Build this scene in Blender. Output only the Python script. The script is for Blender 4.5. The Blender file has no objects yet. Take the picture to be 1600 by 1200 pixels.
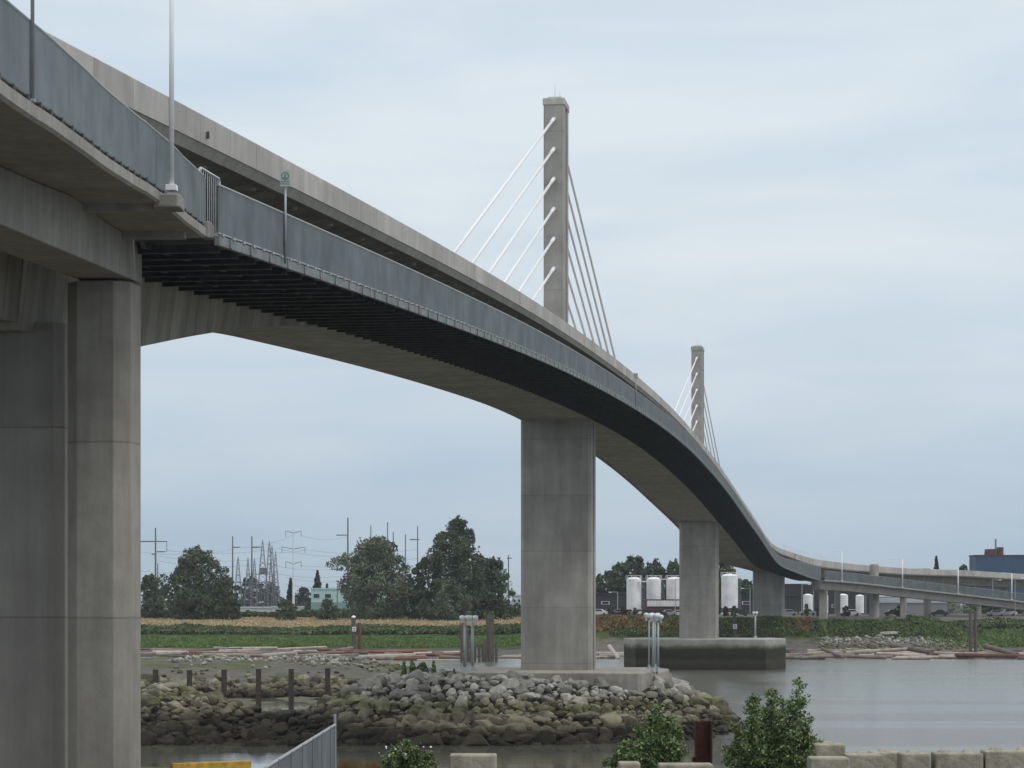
import bpy, math, random
import numpy as np
from mathutils import Vector, Matrix
C = bpy.context.scene
COL = C.collection
R = math.radians
# ---------------------------------------------------------------- camera
FPX, HORI = 3810.0, 942.0            # focal length in 1600-px units, horizon row
cd = bpy.data.cameras.new('camera'); cam = bpy.data.objects.new('camera', cd); COL.objects.link(cam)
cd.sensor_width = 36.0; cd.lens = 36.0*FPX/1600; cd.shift_y = (HORI-600)/1600.0
cd.clip_start = 0.5; cd.clip_end = 9000
cam.location = (0, 0, 0); cam.rotation_euler = (R(90), 0, 0)   # eye height is z = 0, the river lies at -10.1
C.camera = cam
C.render.resolution_x, C.render.resolution_y = 1024, 768
C.view_settings.view_transform = 'Standard'; C.view_settings.look = 'None'
C.view_settings.exposure = 0.12; C.view_settings.gamma = 1.0
# ---------------------------------------------------------------- sky
SUN_EL, SUN_AZ = 58, 120              # azimuth clockwise from +Y : sun high on the right, slightly behind the camera
w = bpy.data.worlds.new('World'); C.world = w; w.use_nodes = True
nt = w.node_tree; nt.nodes.clear()
N = nt.nodes.new; L = nt.links.new
out = N('ShaderNodeOutputWorld'); bg = N('ShaderNodeBackground'); bg.inputs['Strength'].default_value = 0.12
sky = N('ShaderNodeTexSky'); sky.sky_type = 'NISHITA'; sky.sun_disc = False
sky.sun_elevation = R(SUN_EL); sky.sun_rotation = R(SUN_AZ); sky.air_density = 1.2; sky.dust_density = 2.0
tc = N('ShaderNodeTexCoord'); sep = N('ShaderNodeSeparateXYZ'); L(tc.outputs['Generated'], sep.inputs[0])
ramp = N('ShaderNodeValToRGB'); L(sep.outputs['Z'], ramp.inputs[0])
cr = ramp.color_ramp
K = 1/0.12
def skc(r, g, b, k=1.0): return (r*k/10, g*k/10, b*k/10, 1)
cr.elements[0].position = 0.0; cr.elements[0].color = skc(4.15, 5.15, 6.05)
cr.elements[1].position = 1.0; cr.elements[1].color = skc(10.9, 10.8, 10.7, .95)
for p, c in ((0.03, (4.4, 5.35, 6.4)), (0.08, (5.5, 6.3, 7.2)), (0.14, (6.4, 7.1, 7.75)), (0.22, (6.5, 7.25, 7.95)), (0.30, (7.1, 7.4, 7.7)), (0.6, (10.2, 10.1, 9.9))):
    e = cr.elements.new(p); e.color = skc(*c)
mp = N('ShaderNodeMapping'); mp.inputs['Scale'].default_value = (2.2, 2.2, 11.0); L(tc.outputs['Generated'], mp.inputs[0])
nz = N('ShaderNodeTexNoise'); nz.inputs['Scale'].default_value = 2.2; nz.inputs['Detail'].default_value = 7; nz.inputs['Roughness'].default_value = .55
nz.inputs['Distortion'].default_value = .35
L(mp.outputs[0], nz.inputs['Vector'])
r2 = N('ShaderNodeValToRGB'); L(nz.outputs['Fac'], r2.inputs[0])
r2.color_ramp.elements[0].position = .32; r2.color_ramp.elements[0].color = (.86, .915, .96, 1)
r2.color_ramp.elements[1].position = .68; r2.color_ramp.elements[1].color = (1.085, 1.065, 1.035, 1)
mul = N('ShaderNodeMixRGB'); mul.blend_type = 'MULTIPLY'; mul.inputs[0].default_value = 1; L(ramp.outputs[0], mul.inputs[1]); L(r2.outputs[0], mul.inputs[2])
sc = N('ShaderNodeMixRGB'); sc.blend_type = 'MULTIPLY'; sc.inputs[0].default_value = 1; sc.inputs[2].default_value = (10*K*.1, 10*K*.1, 10*K*.1, 1)
L(mul.outputs[0], sc.inputs[1])
mx = N('ShaderNodeMixRGB'); mx.inputs[0].default_value = .93; L(sky.outputs[0], mx.inputs[1]); L(sc.outputs[0], mx.inputs[2])
L(mx.outputs[0], bg.inputs['Color']); L(bg.outputs[0], out.inputs['Surface'])
# ---------------------------------------------------------------- sun behind the cloud
sd = bpy.data.lights.new('sun', 'SUN'); sd.energy = 1.1; sd.angle = R(18); sd.color = (1, .965, .92)
so = bpy.data.objects.new('sun', sd); COL.objects.link(so)
az, el = R(SUN_AZ), R(SUN_EL)
d = Vector((math.sin(az)*math.cos(el), math.cos(az)*math.cos(el), math.sin(el)))
so.rotation_euler = d.to_track_quat('Z', 'Y').to_euler(); so.location = d*300
# ================================================================ helpers
def at(px, y, Y):                      # a point at depth Y metres as read off the photograph
    return Vector(((px-800)*Y/FPX, Y, (HORI-y)*Y/FPX))
def tag(o, label=None, cat=None, group=None, kind=None):
    if label: o['label'] = label
    if cat: o['category'] = cat
    if group: o['group'] = group
    if kind: o['kind'] = kind
    return o
def thing(name, loc, label, cat, group=None):
    o = bpy.data.objects.new(name, None); COL.objects.link(o); o.location = loc; o.empty_display_size = .2
    return tag(o, label, cat, group)
def root_loc(o):
    while o.parent: o = o.parent
    return Vector(o.location)
class MB:
    def __init__(s): s.v = []; s.f = []
    def add(s, vs, fs):
        b = len(s.v); s.v += [tuple(v) for v in vs]; s.f += [tuple(b+i for i in f) for f in fs]; return s
    def box(s, c, sz, rz=0, tilt=None):
        m = Matrix.Rotation(rz, 3, 'Z')
        if tilt is not None: m = tilt.to_3x3()
        h = [x/2 for x in sz]; c = Vector(c)
        vs = [c+m @ Vector((a*h[0], b*h[1], e*h[2])) for e in (-1, 1) for a, b in ((-1, -1), (1, -1), (1, 1), (-1, 1))]
        return s.add(vs, [(3, 2, 1, 0), (4, 5, 6, 7), (0, 1, 5, 4), (1, 2, 6, 5), (2, 3, 7, 6), (3, 0, 4, 7)])
    def prism(s, poly, z0, z1, top=1.0, c=None):
        n = len(poly)
        if c is None: c = (sum(p[0] for p in poly)/n, sum(p[1] for p in poly)/n)
        vs = [(p[0], p[1], z0) for p in poly]+[(c[0]+(p[0]-c[0])*top, c[1]+(p[1]-c[1])*top, z1) for p in poly]
        return s.add(vs, [tuple(range(n-1, -1, -1)), tuple(range(n, 2*n))]+[(i, (i+1) % n, n+(i+1) % n, n+i) for i in range(n)])
    def tube(s, p0, p1, r0, r1=None, n=8, caps=True):
        r1 = r0 if r1 is None else r1
        p0, p1 = Vector(p0), Vector(p1); dd = (p1-p0).normalized()
        a = dd.orthogonal().normalized(); b = dd.cross(a)
        vs = [p+(a*math.cos(2*math.pi*i/n)+b*math.sin(2*math.pi*i/n))*r for p, r in ((p0, r0), (p1, r1)) for i in range(n)]
        fs = [(i, (i+1) % n, n+(i+1) % n, n+i) for i in range(n)]
        if caps: fs += [tuple(range(n-1, -1, -1)), tuple(range(n, 2*n))]
        return s.add(vs, fs)
    def path(s, pts, r, n=6):
        for a, b in zip(pts[:-1], pts[1:]): s.tube(a, b, r, r, n)
        return s
    def sweep(s, rings, closed=True, caps=True):      # rings: list of equal-length point lists
        n = len(rings[0]); vs = [p for r in rings for p in r]; fs = []
        for k in range(len(rings)-1):
            for i in range(n if closed else n-1):
                j = (i+1) % n; fs.append((k*n+i, k*n+j, (k+1)*n+j, (k+1)*n+i))
        if caps: fs += [tuple(range(n-1, -1, -1)), tuple((len(rings)-1)*n+i for i in range(n))]
        return s.add(vs, fs)
    def lathe(s, c, prof, n=24):
        c = Vector(c); rings = [[c+Vector((r*math.cos(2*math.pi*i/n), r*math.sin(2*math.pi*i/n), z)) for i in range(n)] for r, z in prof]
        return s.sweep(rings)
    def build(s, name, mat, parent=None, smooth=False, bevel=0, loc=None):
        me = bpy.data.meshes.new(name)
        o0 = root_loc(parent) if parent else Vector(loc or (0, 0, 0))
        me.from_pydata([(v[0]-o0.x, v[1]-o0.y, v[2]-o0.z) for v in s.v], [], s.f)
        me.materials.append(mat); me.update()
        if smooth: me.polygons.foreach_set('use_smooth', [True]*len(me.polygons))
        o = bpy.data.objects.new(name, me); COL.objects.link(o)
        if parent: o.parent = parent
        else: o.location = o0
        if bevel:
            b = o.modifiers.new('bevel', 'BEVEL'); b.width = bevel; b.segments = 2; b.limit_method = 'ANGLE'
        return o
def raw(name, V, Fq, mat, parent=None, loc=None):     # numpy quads
    o0 = np.array(root_loc(parent) if parent else (loc or (0, 0, 0)), dtype=float)
    me = bpy.data.meshes.new(name); V = V-o0
    me.vertices.add(len(V)); me.vertices.foreach_set('co', V.astype(np.float32).ravel())
    k = Fq.shape[1]; me.loops.add(Fq.size); me.loops.foreach_set('vertex_index', Fq.astype(np.int32).ravel())
    me.polygons.add(len(Fq)); me.polygons.foreach_set('loop_start', np.arange(0, Fq.size, k, dtype=np.int32))
    me.update(calc_edges=True); me.validate()
    if name in ('riprap', 'boulder'): me.shade_flat()
    me.materials.append(mat)
    o = bpy.data.objects.new(name, me); COL.objects.link(o)
    if parent: o.parent = parent
    else: o.location = Vector(o0)
    return o
def copy_tree(o, parent=None):
    c = o.copy(); COL.objects.link(c); c.parent = parent
    for ch in list(o.children): copy_tree(ch, c)
    return c
# ---------------------------------------------------------------- materials
def mat(name, col, rough=.7, metal=0, var=.12, scale=3.0, bump=0.0, bscale=20, coord='Object', stretch=(1, 1, 1), col2=None, island=0.0, spec=.3, extra=None):
    m = bpy.data.materials.new(name); m.use_nodes = True; t = m.node_tree; n = t.nodes; l = t.links
    p = n['Principled BSDF']; p.inputs['Roughness'].default_value = rough; p.inputs['Metallic'].default_value = metal
    p.inputs['Specular IOR Level'].default_value = spec
    tcn = n.new('ShaderNodeTexCoord'); geo = n.new('ShaderNodeNewGeometry')
    src = tcn.outputs['Object'] if coord == 'Object' else geo.outputs['Position']
    mpn = n.new('ShaderNodeMapping'); mpn.inputs['Scale'].default_value = stretch; l.new(src, mpn.inputs[0])
    z = n.new('ShaderNodeTexNoise'); z.inputs['Scale'].default_value = scale; z.inputs['Detail'].default_value = 6; z.inputs['Roughness'].default_value = .6; l.new(mpn.outputs[0], z.inputs['Vector'])
    rp = n.new('ShaderNodeValToRGB'); l.new(z.outputs['Fac'], rp.inputs[0])
    c2 = col2 or tuple(min(1, c*(1+var)) for c in col); c1 = col if col2 else tuple(c*(1-var) for c in col)
    rp.color_ramp.elements[0].position = .35; rp.color_ramp.elements[0].color = (*c1, 1)
    rp.color_ramp.elements[1].position = .65; rp.color_ramp.elements[1].color = (*c2, 1)
    colout = rp.outputs[0]
    if island:
        mr = n.new('ShaderNodeMapRange'); mr.inputs['To Min'].default_value = 1-island; mr.inputs['To Max'].default_value = 1+island
        oi = n.new('ShaderNodeObjectInfo'); ad = n.new('ShaderNodeMath'); ad.operation = 'ADD'; fr = n.new('ShaderNodeMath'); fr.operation = 'FRACT'
        l.new(geo.outputs['Random Per Island'], ad.inputs[0]); l.new(oi.outputs['Random'], ad.inputs[1]); l.new(ad.outputs[0], fr.inputs[0]); l.new(fr.outputs[0], mr.inputs['Value'])
        vm = n.new('ShaderNodeVectorMath'); vm.operation = 'SCALE'; l.new(colout, vm.inputs[0]); l.new(mr.outputs[0], vm.inputs['Scale']); colout = vm.outputs[0]
    if extra: colout = extra(t, colout, geo, tcn)
    l.new(colout, p.inputs['Base Color'])
    if bump:
        zb = n.new('ShaderNodeTexNoise'); zb.inputs['Scale'].default_value = bscale; zb.inputs['Detail'].default_value = 5; l.new(mpn.outputs[0], zb.inputs['Vector'])
        b = n.new('ShaderNodeBump'); b.inputs['Strength'].default_value = bump; b.inputs['Distance'].default_value = .05; l.new(zb.outputs['Fac'], b.inputs['Height']); l.new(b.outputs[0], p.inputs['Normal'])
    return m
def mulcol(t, a, fac_socket, lo, hi, fmin=.4, fmax=.6):   # multiply colour by map(fac)
    n, l = t.nodes, t.links
    mr = n.new('ShaderNodeMapRange'); mr.inputs['From Min'].default_value = fmin; mr.inputs['From Max'].default_value = fmax
    mr.inputs['To Min'].default_value = lo; mr.inputs['To Max'].default_value = hi; l.new(fac_socket, mr.inputs['Value'])
    vm = n.new('ShaderNodeVectorMath'); vm.operation = 'SCALE'; l.new(a, vm.inputs[0]); l.new(mr.outputs[0], vm.inputs['Scale'])
    return vm.outputs[0]
def streaks(sx=1.6, sz=.12, lo=.8, hi=1.08, lift=0, seg=0, panel=0):
    def f(t, c, geo, tcn):
        n, l = t.nodes, t.links
        m = n.new('ShaderNodeMapping'); m.inputs['Scale'].default_value = (sx, sx, sz); l.new(geo.outputs['Position'], m.inputs[0])
        z = n.new('ShaderNodeTexNoise'); z.inputs['Scale'].default_value = 1; z.inputs['Detail'].default_value = 5; z.inputs['Roughness'].default_value = .65; l.new(m.outputs[0], z.inputs['Vector'])
        c = mulcol(t, c, z.outputs['Fac'], lo, hi, .3, .7)
        z2 = n.new('ShaderNodeTexNoise'); z2.inputs['Scale'].default_value = .35; z2.inputs['Detail'].default_value = 4; l.new(geo.outputs['Position'], z2.inputs['Vector'])
        c = mulcol(t, c, z2.outputs['Fac'], .9, 1.08, .35, .65)
        sp = n.new('ShaderNodeSeparateXYZ'); l.new(geo.outputs['Position'], sp.inputs[0])
        for on, ax, per, amp, jw, jd in ((lift, 'Z', lift, .07, .03, .72), (seg, 'Y', seg, .10, .035, .7)):
            if not on: continue
            of = n.new('ShaderNodeMath'); of.inputs[1].default_value = .37 if ax == 'Z' else 0; l.new(sp.outputs[ax], of.inputs[0])
            dv = n.new('ShaderNodeMath'); dv.operation = 'DIVIDE'; l.new(of.outputs[0], dv.inputs[0]); dv.inputs[1].default_value = per
            fl = n.new('ShaderNodeMath'); fl.operation = 'FLOOR'; l.new(dv.outputs[0], fl.inputs[0])
            wn = n.new('ShaderNodeTexWhiteNoise'); wn.noise_dimensions = '1D'; l.new(fl.outputs[0], wn.inputs['W'])
            c = mulcol(t, c, wn.outputs['Value'], 1-amp, 1+amp, 0, 1)
            fr = n.new('ShaderNodeMath'); fr.operation = 'FRACT'; l.new(dv.outputs[0], fr.inputs[0])
            lt = n.new('ShaderNodeMath'); lt.operation = 'LESS_THAN'; l.new(fr.outputs[0], lt.inputs[0]); lt.inputs[1].default_value = jw/per*1.6
            c = mulcol(t, c, lt.outputs[0], 1, jd, 0, 1)
        return c
    return f
CON = (.335, .322, .298)
M = {}
M['parapet'] = mat('parapet_concrete', (.42, .408, .382), .85, var=.06, scale=1.5, bump=.2, extra=streaks(1.5, .25, .84, 1.08, seg=2.8))
M['girder'] = mat('girder_concrete', (.37, .35, .305), .85, var=.08, scale=.8, bump=.2, extra=streaks(1.3, .15, .6, 1.12, seg=1.4))
M['pier'] = mat('pier_concrete', CON, .85, var=.08, scale=.7, bump=.2, extra=streaks(1.1, .10, .78, 1.12, lift=4.55))
M['near'] = mat('near_concrete', (.30, .285, .255), .85, var=.08, scale=2.2, bump=.12, bscale=14, extra=streaks(3.2, .3, .84, 1.1, lift=4.07))
M['ramp'] = mat('ramp_concrete', (.30, .29, .265), .85, var=.09, scale=1.8, bump=.25, extra=streaks(3, .4, .8, 1.1))
M['tower'] = mat('pylon_concrete', (.32, .308, .29), .85, var=.07, scale=.8, bump=.15, extra=streaks(1.8, .25, .88, 1.07, lift=4.3))
M['galv'] = mat('galvanised_steel', (.205, .235, .25), .55, .2, var=.14, scale=.8, coord='P', extra=streaks(2.2, .35, .91, 1.08))
M['rail'] = mat('rail_steel', (.34, .36, .37), .45, .3, var=.08)
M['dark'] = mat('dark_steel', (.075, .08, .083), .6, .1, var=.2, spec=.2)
M['beamst'] = mat('weathered_steel', (.20, .22, .22), .6, .3, var=.25, scale=2, coord='P')
M['white'] = mat('white_paint', (.76, .77, .79), .4, var=.04)
M['pole'] = mat('grey_pole', (.33, .36, .38), .5, .3, var=.06)
M['wood'] = mat('weathered_timber', (.11, .095, .08), .9, var=.35, scale=1.5, stretch=(3, 3, .5), bump=.4)
M['log'] = mat('log_bark', (.15, .12, .10), .9, var=.3, scale=.6, coord='P', island=.45, col2=(.27, .235, .205))
M['log2'] = mat('log_bare', (.40, .36, .31), .9, var=.2, scale=1, coord='P')
M['log3'] = mat('log_red', (.16, .075, .055), .9, var=.3, scale=.6, coord='P', island=.3)
M['rust'] = mat('rusty_steel', (.055, .022, .017), .85, .1, var=.4, scale=5, bump=.3)
M['pile'] = mat('pile_steel', (.075, .060, .055), .8, .2, var=.3, scale=4)
M['glass'] = mat('window_glass', (.03, .035, .04), .15, var=.1, spec=.6)
M['yellow'] = mat('yellow_paint', (.48, .31, .05), .6, var=.25, scale=7)
M['signwhite'] = mat('sign_face', (.42, .47, .47), .5, var=.05)
M['signgreen'] = mat('sign_green', (.02, .12, .08), .5, var=.05)
M['signblack'] = mat('sign_black', (.03, .035, .04), .5, var=.05)
M['lens2'] = mat('light_steel', (.48, .50, .51), .45, .3, var=.05)
M['lens'] = mat('lamp_lens', (.40, .40, .38), .3, var=.05)
def leafmat(name, col, isl=.3): 
    return mat(name, col, .75, var=.25, scale=.25, coord='P', island=isl, spec=.15)
M['leafdark'] = leafmat('dark_leaves', (.082, .102, .058))
M['leafmid'] = leafmat('mid_leaves', (.095, .125, .055))
M['leafgrey'] = leafmat('willow_leaves', (.125, .150, .098))
M['leafgreen'] = leafmat('green_leaves', (.085, .118, .042))
M['conifer'] = leafmat('conifer_needles', (.028, .040, .030))
M['leafred'] = leafmat('purple_leaves', (.06, .035, .04))
M['shrub'] = leafmat('shrub_leaves', (.140, .200, .085), .6)
M['marsh'] = leafmat('marsh_blades', (.115, .175, .052), .25)
M['bark'] = mat('bark', (.07, .06, .05), .9, var=.3, scale=4)
# ================================================================ alignment of the bridge
ky = np.array([40, 80, 120, 160, 200, 245, 290, 330, 374, 410, 445, 480, 512.])
kz = np.array([40, 80, 120, 160, 200, 245, 290, 330, 374, 410, 428, 445, 480, 512.])
xv = np.array([-16.87, -11.46, -6.3, -1.28, 3.82, 9.83, 16.13, 21.97, 28.69, 34.52, 40.63, 47.31, 53.92])
zv = np.array([10.62, 13.02, 15.23, 17.0, 18.3, 19.02, 18.72, 17.68, 15.66, 13.51, 12.1, 10.95, 10.3, 10.0])
def spl(k, v, y):
    k = np.asarray(k, float); v = np.asarray(v, float); y = np.asarray(y, float)
    n = len(k); h = np.diff(k); A = np.zeros((n, n)); b = np.zeros(n); A[0, 0] = A[-1, -1] = 1
    for i in range(1, n-1):
        A[i, i-1] = h[i-1]; A[i, i] = 2*(h[i-1]+h[i]); A[i, i+1] = h[i]; b[i] = 6*((v[i+1]-v[i])/h[i]-(v[i]-v[i-1])/h[i-1])
    m = np.linalg.solve(A, b); i = np.clip(np.searchsorted(k, y)-1, 0, n-2); t = y-k[i]; H = h[i]
    return v[i]+t*((v[i+1]-v[i])/H-H*(2*m[i]+m[i+1])/6)+t*t*m[i]/2+t**3*(m[i+1]-m[i])/(6*H)
h0 = math.atan(.207); RAD = 250.0
def axis(s):                            # s = depth up to 512, then arc length along the curve -> point (x,y,ztop), heading angle
    if s <= 512:
        x = float(spl(ky, xv, s)); z = float(spl(kz, zv, s)); dx = float(spl(ky, xv, s+.5)-spl(ky, xv, s-.5))
        a = math.atan(dx)
        if s > 490: a = a+(h0-a)*(s-490)/22
        return x, s, z, a
    Lr = s-512; th = Lr/RAD
    x = 53.92+RAD*(math.cos(h0)-math.cos(h0+th)); y = 512+RAD*(math.sin(h0+th)-math.sin(h0))
    z = float(np.interp(Lr, [0, 35, 70, 95, 130, 150, 175, 300], [10.0, 9.45, 8.9, 8.5, 8.3, 7.75, 7.2, 4.6]))
    return x, y, z, h0+th
def pt(s, u, dz):                       # u metres to the right of the axis, dz below the parapet top
    x, y, z, a = axis(s); return Vector((x+u*math.cos(a), y-u*math.sin(a), z+dz))
WD, BO, DFT, DFB, DSO, DBB = 6.736, 7.63, 1.94, 3.107, 3.133, 3.349
def hpar(s): return float(np.interp(s, [0, 440, 540, 600, 760], [.70, .72, 1.45, 1.45, 1.25]))
def haunch(s):
    v = min(2.15, max(0.0, 1-(s-61)/40)**1.8*2.9)
    for p in (200, 374): v += max(0.0, 1-abs(s-p)/30)**2*.25
    return v
FH = 0.0
# ================================================================ main bridge
BR = thing('bridge', (axis(61)[0], 61, -10.6), 'long grey concrete rail bridge with two pylons and white stay cables curving over the river', 'bridge')
st = [35+2.0*i for i in range(int((800-35)/2))]
rings = []
for s in [57.5]+[q for q in st if q > 58]:
    h = hpar(s); dso = DSO+haunch(s)+(h-.7)*.6; fl = 0
    prof = [(WD-.4, -h), (WD-.42, -h-.2), (3.35, -h-.62), (2.9, -dso), (-2.9, -dso), (-3.35, -h-.62), (-WD+.42, -h-.2), (-WD+.4, -h)]
    rings.append([pt(s, u, dz) for u, dz in prof])
MB().sweep(rings).build('deck_girder', M['girder'], BR)
rings = []
for s in [q for q in np.arange(20, 57.4, 3)]+[57.35]:
    prof = [(WD-.02, -.7), (WD-.36, -.96), (3.3, -1.35), (2.95, -3.9-1.25*(s > 50)*0-1.2), (-2.9, -5.1), (-3.35, -1.35), (-WD+.36, -.96), (-WD+.02, -.7)]
    rings.append([pt(s, u, dz) for u, dz in prof])
MB().sweep(rings).build('approach_girder', M['girder'], BR)
par = MB()
for sg in (1, -1):
    rings = []
    for s in [20, 26, 32]+st:
        h = hpar(s)-.003
        rings.append([pt(s, sg*u, dz) for u, dz in ((WD, -h), (WD, -.03), (WD-.03, 0), (WD-.22, 0), (WD-.26, -.04), (WD-.32, -h))])
    par.sweep(rings)
par.build('parapet', M['parapet'], BR)
eb_ = MB()
for sg in (1, -1):
    eb_.sweep([[pt(s, sg*u, dz) for u, dz in ((WD-.02, -hpar(s)-.003), (WD-.14, -hpar(s)-.255), (WD-.39, -hpar(s)-.255), (WD-.39, -hpar(s)-.003))] for s in [20, 26, 32]+st])
eb_.build('edge_band', M['ramp'], BR)
# ---- piers
def pier(s, z0, ztop, wid=5.75, lng=4.2, name='pier', zc=None):
    x, y, _, a = axis(s); ca, sa = math.cos(a), math.sin(a)
    hw, hl = wid/2, lng/2; g = .55; c = .22
    pr = [(-hw+c, -hl), (hw-c, -hl), (hw, -hl+c), (hw, -g), (hw-.35, -g), (hw-.35, g), (hw, g), (hw, hl-c), (hw-c, hl), (-hw+c, hl), (-hw, hl-c), (-hw, g), (-hw+.35, g), (-hw+.35, -g), (-hw, -g), (-hw, -hl+c)]
    P = [(x+u*ca+v*sa, y-u*sa+v*ca) for u, v in pr]
    return MB().prism(P, z0, ztop, 1.0, (x, y)).build(name, M['pier'], BR)
def oct_(s, hw, hl, cx, cy, du=0, dv=0):
    x, y, _, a = axis(s); ca, sa = math.cos(a), math.sin(a)
    pr = [(-hw+cx, -hl), (hw-cx, -hl), (hw, -hl+cy), (hw, hl-cy), (hw-cx, hl), (-hw+cx, hl), (-hw, hl-cy), (-hw, -hl+cy)]
    return [(x+(u+du)*ca+(v+dv)*sa, y-(u+du)*sa+(v+dv)*ca) for u, v in pr]
def padmat(name, top, waterz):
    def f(t, c, geo, tcn):
        n, l = t.nodes, t.links; sp = n.new('ShaderNodeSeparateXYZ'); l.new(geo.outputs['Position'], sp.inputs[0])
        z = n.new('ShaderNodeTexNoise'); z.inputs['Scale'].default_value = .5; z.inputs['Detail'].default_value = 6; l.new(geo.outputs['Position'], z.inputs['Vector'])
        ad = n.new('ShaderNodeMath'); ad.operation = 'MULTIPLY_ADD'; l.new(z.outputs['Fac'], ad.inputs[0]); ad.inputs[1].default_value = 1.0; l.new(sp.outputs['Z'], ad.inputs[2])
        r = n.new('ShaderNodeValToRGB'); mr = n.new('ShaderNodeMapRange'); mr.inputs['From Min'].default_value = waterz+.4; mr.inputs['From Max'].default_value = top+.5; l.new(ad.outputs[0], mr.inputs['Value']); l.new(mr.outputs[0], r.inputs[0])
        e = r.color_ramp.elements; e[0].position = 0; e[0].color = (.07, .065, .05, 1); e[1].position = 1; e[1].color = (1, 1, 1, 1)
        for p, q in ((.3, (.14, .12, .09, 1)), (.42, (.07, .075, .04, 1)), (.68, (.085, .09, .045, 1)), (.76, (.40, .38, .27, 1)), (.84, (.85, .85, .8, 1))): k = e.new(p); k.color = q
        mm = n.new('ShaderNodeMixRGB'); mm.blend_type = 'MULTIPLY'; mm.inputs[0].default_value = 1; l.new(c, mm.inputs[1]); l.new(r.outputs[0], mm.inputs[2]); return mm.outputs[0]
    return mat(name, (.36, .355, .33), .85, var=.12, scale=.8, coord='P', extra=f)
PZ1, PZ2 = -5.45, -5.45
pier(61, -8, axis(61)[2]-DSO-haunch(61)+.1, 7.2, 4.6, zc=1)
x, y, _, a = axis(61)
for u in (1.35,):
    for z in (4.85, -.75): 
        c = Vector((x+u*math.cos(a)-2.3*math.sin(a), y-u*math.sin(a)-2.3*math.cos(a), z)); MB().tube(c+Vector((0, -.012, 0)), c+Vector((0, .01, 0)), .06, .06, 10).build('tie_hole', M['dark'], BR)
p1 = pier(200, PZ1, axis(200)[2]-DSO-.2)
p2 = pier(374, PZ2, axis(374)[2]-DSO-.2)
p3 = pier(512, -6, axis(512)[2]-DSO-.2, 6.3, 4.6)
padm1 = mat('pad_concrete', (.33, .31, .28), .85, var=.15, scale=1.5, bump=.3, extra=streaks(1.5, .4, .75, 1.1))
padm2 = padmat('tidal_concrete', PZ2, -10.1)
MB().prism(oct_(200, 8.35, 8.6, 1.6, 5.0, .55, -1.0), -11, PZ1-.003).build('pier_base', padm1, p1, bevel=.08)
MB().prism(oct_(374, 12.4, 8.0, 2.6, 7.4, .75, 1.2), -12, PZ2-.003).build('pier_base', padm2, p2, bevel=.1)
# viaduct columns beyond the river
def s_at_px(px): return min(np.arange(515, 760, 1.0), key=lambda q: abs(800+FPX*axis(q)[0]/axis(q)[1]-px))
for s, wd_ in ((s_at_px(1308), 1.4), (s_at_px(1448), 2.0), (s_at_px(1569), 1.9), (s_at_px(1640), 1.9)):
    x, y, z, a = axis(s); MB().lathe((x, y, 0), [(wd_*.5, -5), (wd_*.5, z-DSO-.25)], 16).build('column', M['pier'], BR, smooth=False)
for px, y0, Yc, wm in ((1366, 881, 572, 1.1),):
    c = at(px, 900, Yc); zt = (HORI-y0)*Yc/FPX
    MB().lathe((c.x, c.y, 0), [(wm*1.1, -5), (wm, 3.2), (wm, zt-.5), (wm*.9, zt-.1), (wm*.3, zt)], 18).build('tall_column', M['pier'], BR)
# ---- pylons, caps, masts, stay cables
def pylon(s, ztop):
    x, y, z, a = axis(s); x -= .2; ca, sa = math.cos(a), math.sin(a)
    def q(pr): return [(x+u*ca+v*sa, y-u*sa+v*ca) for u, v in pr]
    hw, hl, g = .84, 1.75, .5
    pr = [(-hw+.1, -hl), (hw-.1, -hl), (hw, -hl+.1), (hw, -g), (hw-.22, -g), (hw-.22, g), (hw, g), (hw, hl-.1), (hw-.1, hl), (-hw+.1, hl), (-hw, hl-.1), (-hw, g), (-hw+.22, g), (-hw+.22, -g), (-hw, -g), (-hw, -hl+.1)]
    P = MB().prism(q(pr), z-1.0, ztop-.72, 1.0, (x, y)).build('pylon', M['tower'], BR)
    k = .06
    cap = MB().prism(q([(-hw-k, -hl-k), (hw+k, -hl-k), (hw+k, hl+k), (-hw-k, hl+k)]), ztop-.716, ztop-.12)
    cap.prism(q([(-hw+.3, -hl+.4), (hw-.2, -hl+.4), (hw-.2, hl-.4), (-hw+.3, hl-.4)]), ztop-.12, ztop+.06)
    cap.build('pylon_cap', M['parapet'], P, bevel=.08)
    t = Vector((x, y, ztop+.05))
    MB().tube(t+Vector((-.1, -.5, 0)), t+Vector((-.1, -.5, 1.15)), .025, .01, 5).tube(t+Vector((.3, -.3, 0)), t+Vector((.3, -.3, .65)), .02, .01, 5).build('lightning_rod', M['pole'], P)
    # cables
    for k in range(6):
        for sg in (-1, 1):
            zt = ztop-1.85-2.43*k; off = 38+7*(5-k)
            sd_ = s+sg*off
            face = Vector((x, y, zt))+Vector((sa, ca, 0))*(sg*(hl-.02))
            e = pt(sd_, 0, -.55)
            dirv = (e-face).normalized()
            cb = MB().tube(face+dirv*1.2, e, .105, .105, 10).build('stay_cable', M['white'], BR, smooth=True)
            MB().tube(face-dirv*.3, face+dirv*2.0, .165, .15, 12).build('cable_sleeve', M['white'], cb, smooth=True)
pylon(200, 41.2); pylon(374, 39.3)
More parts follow.
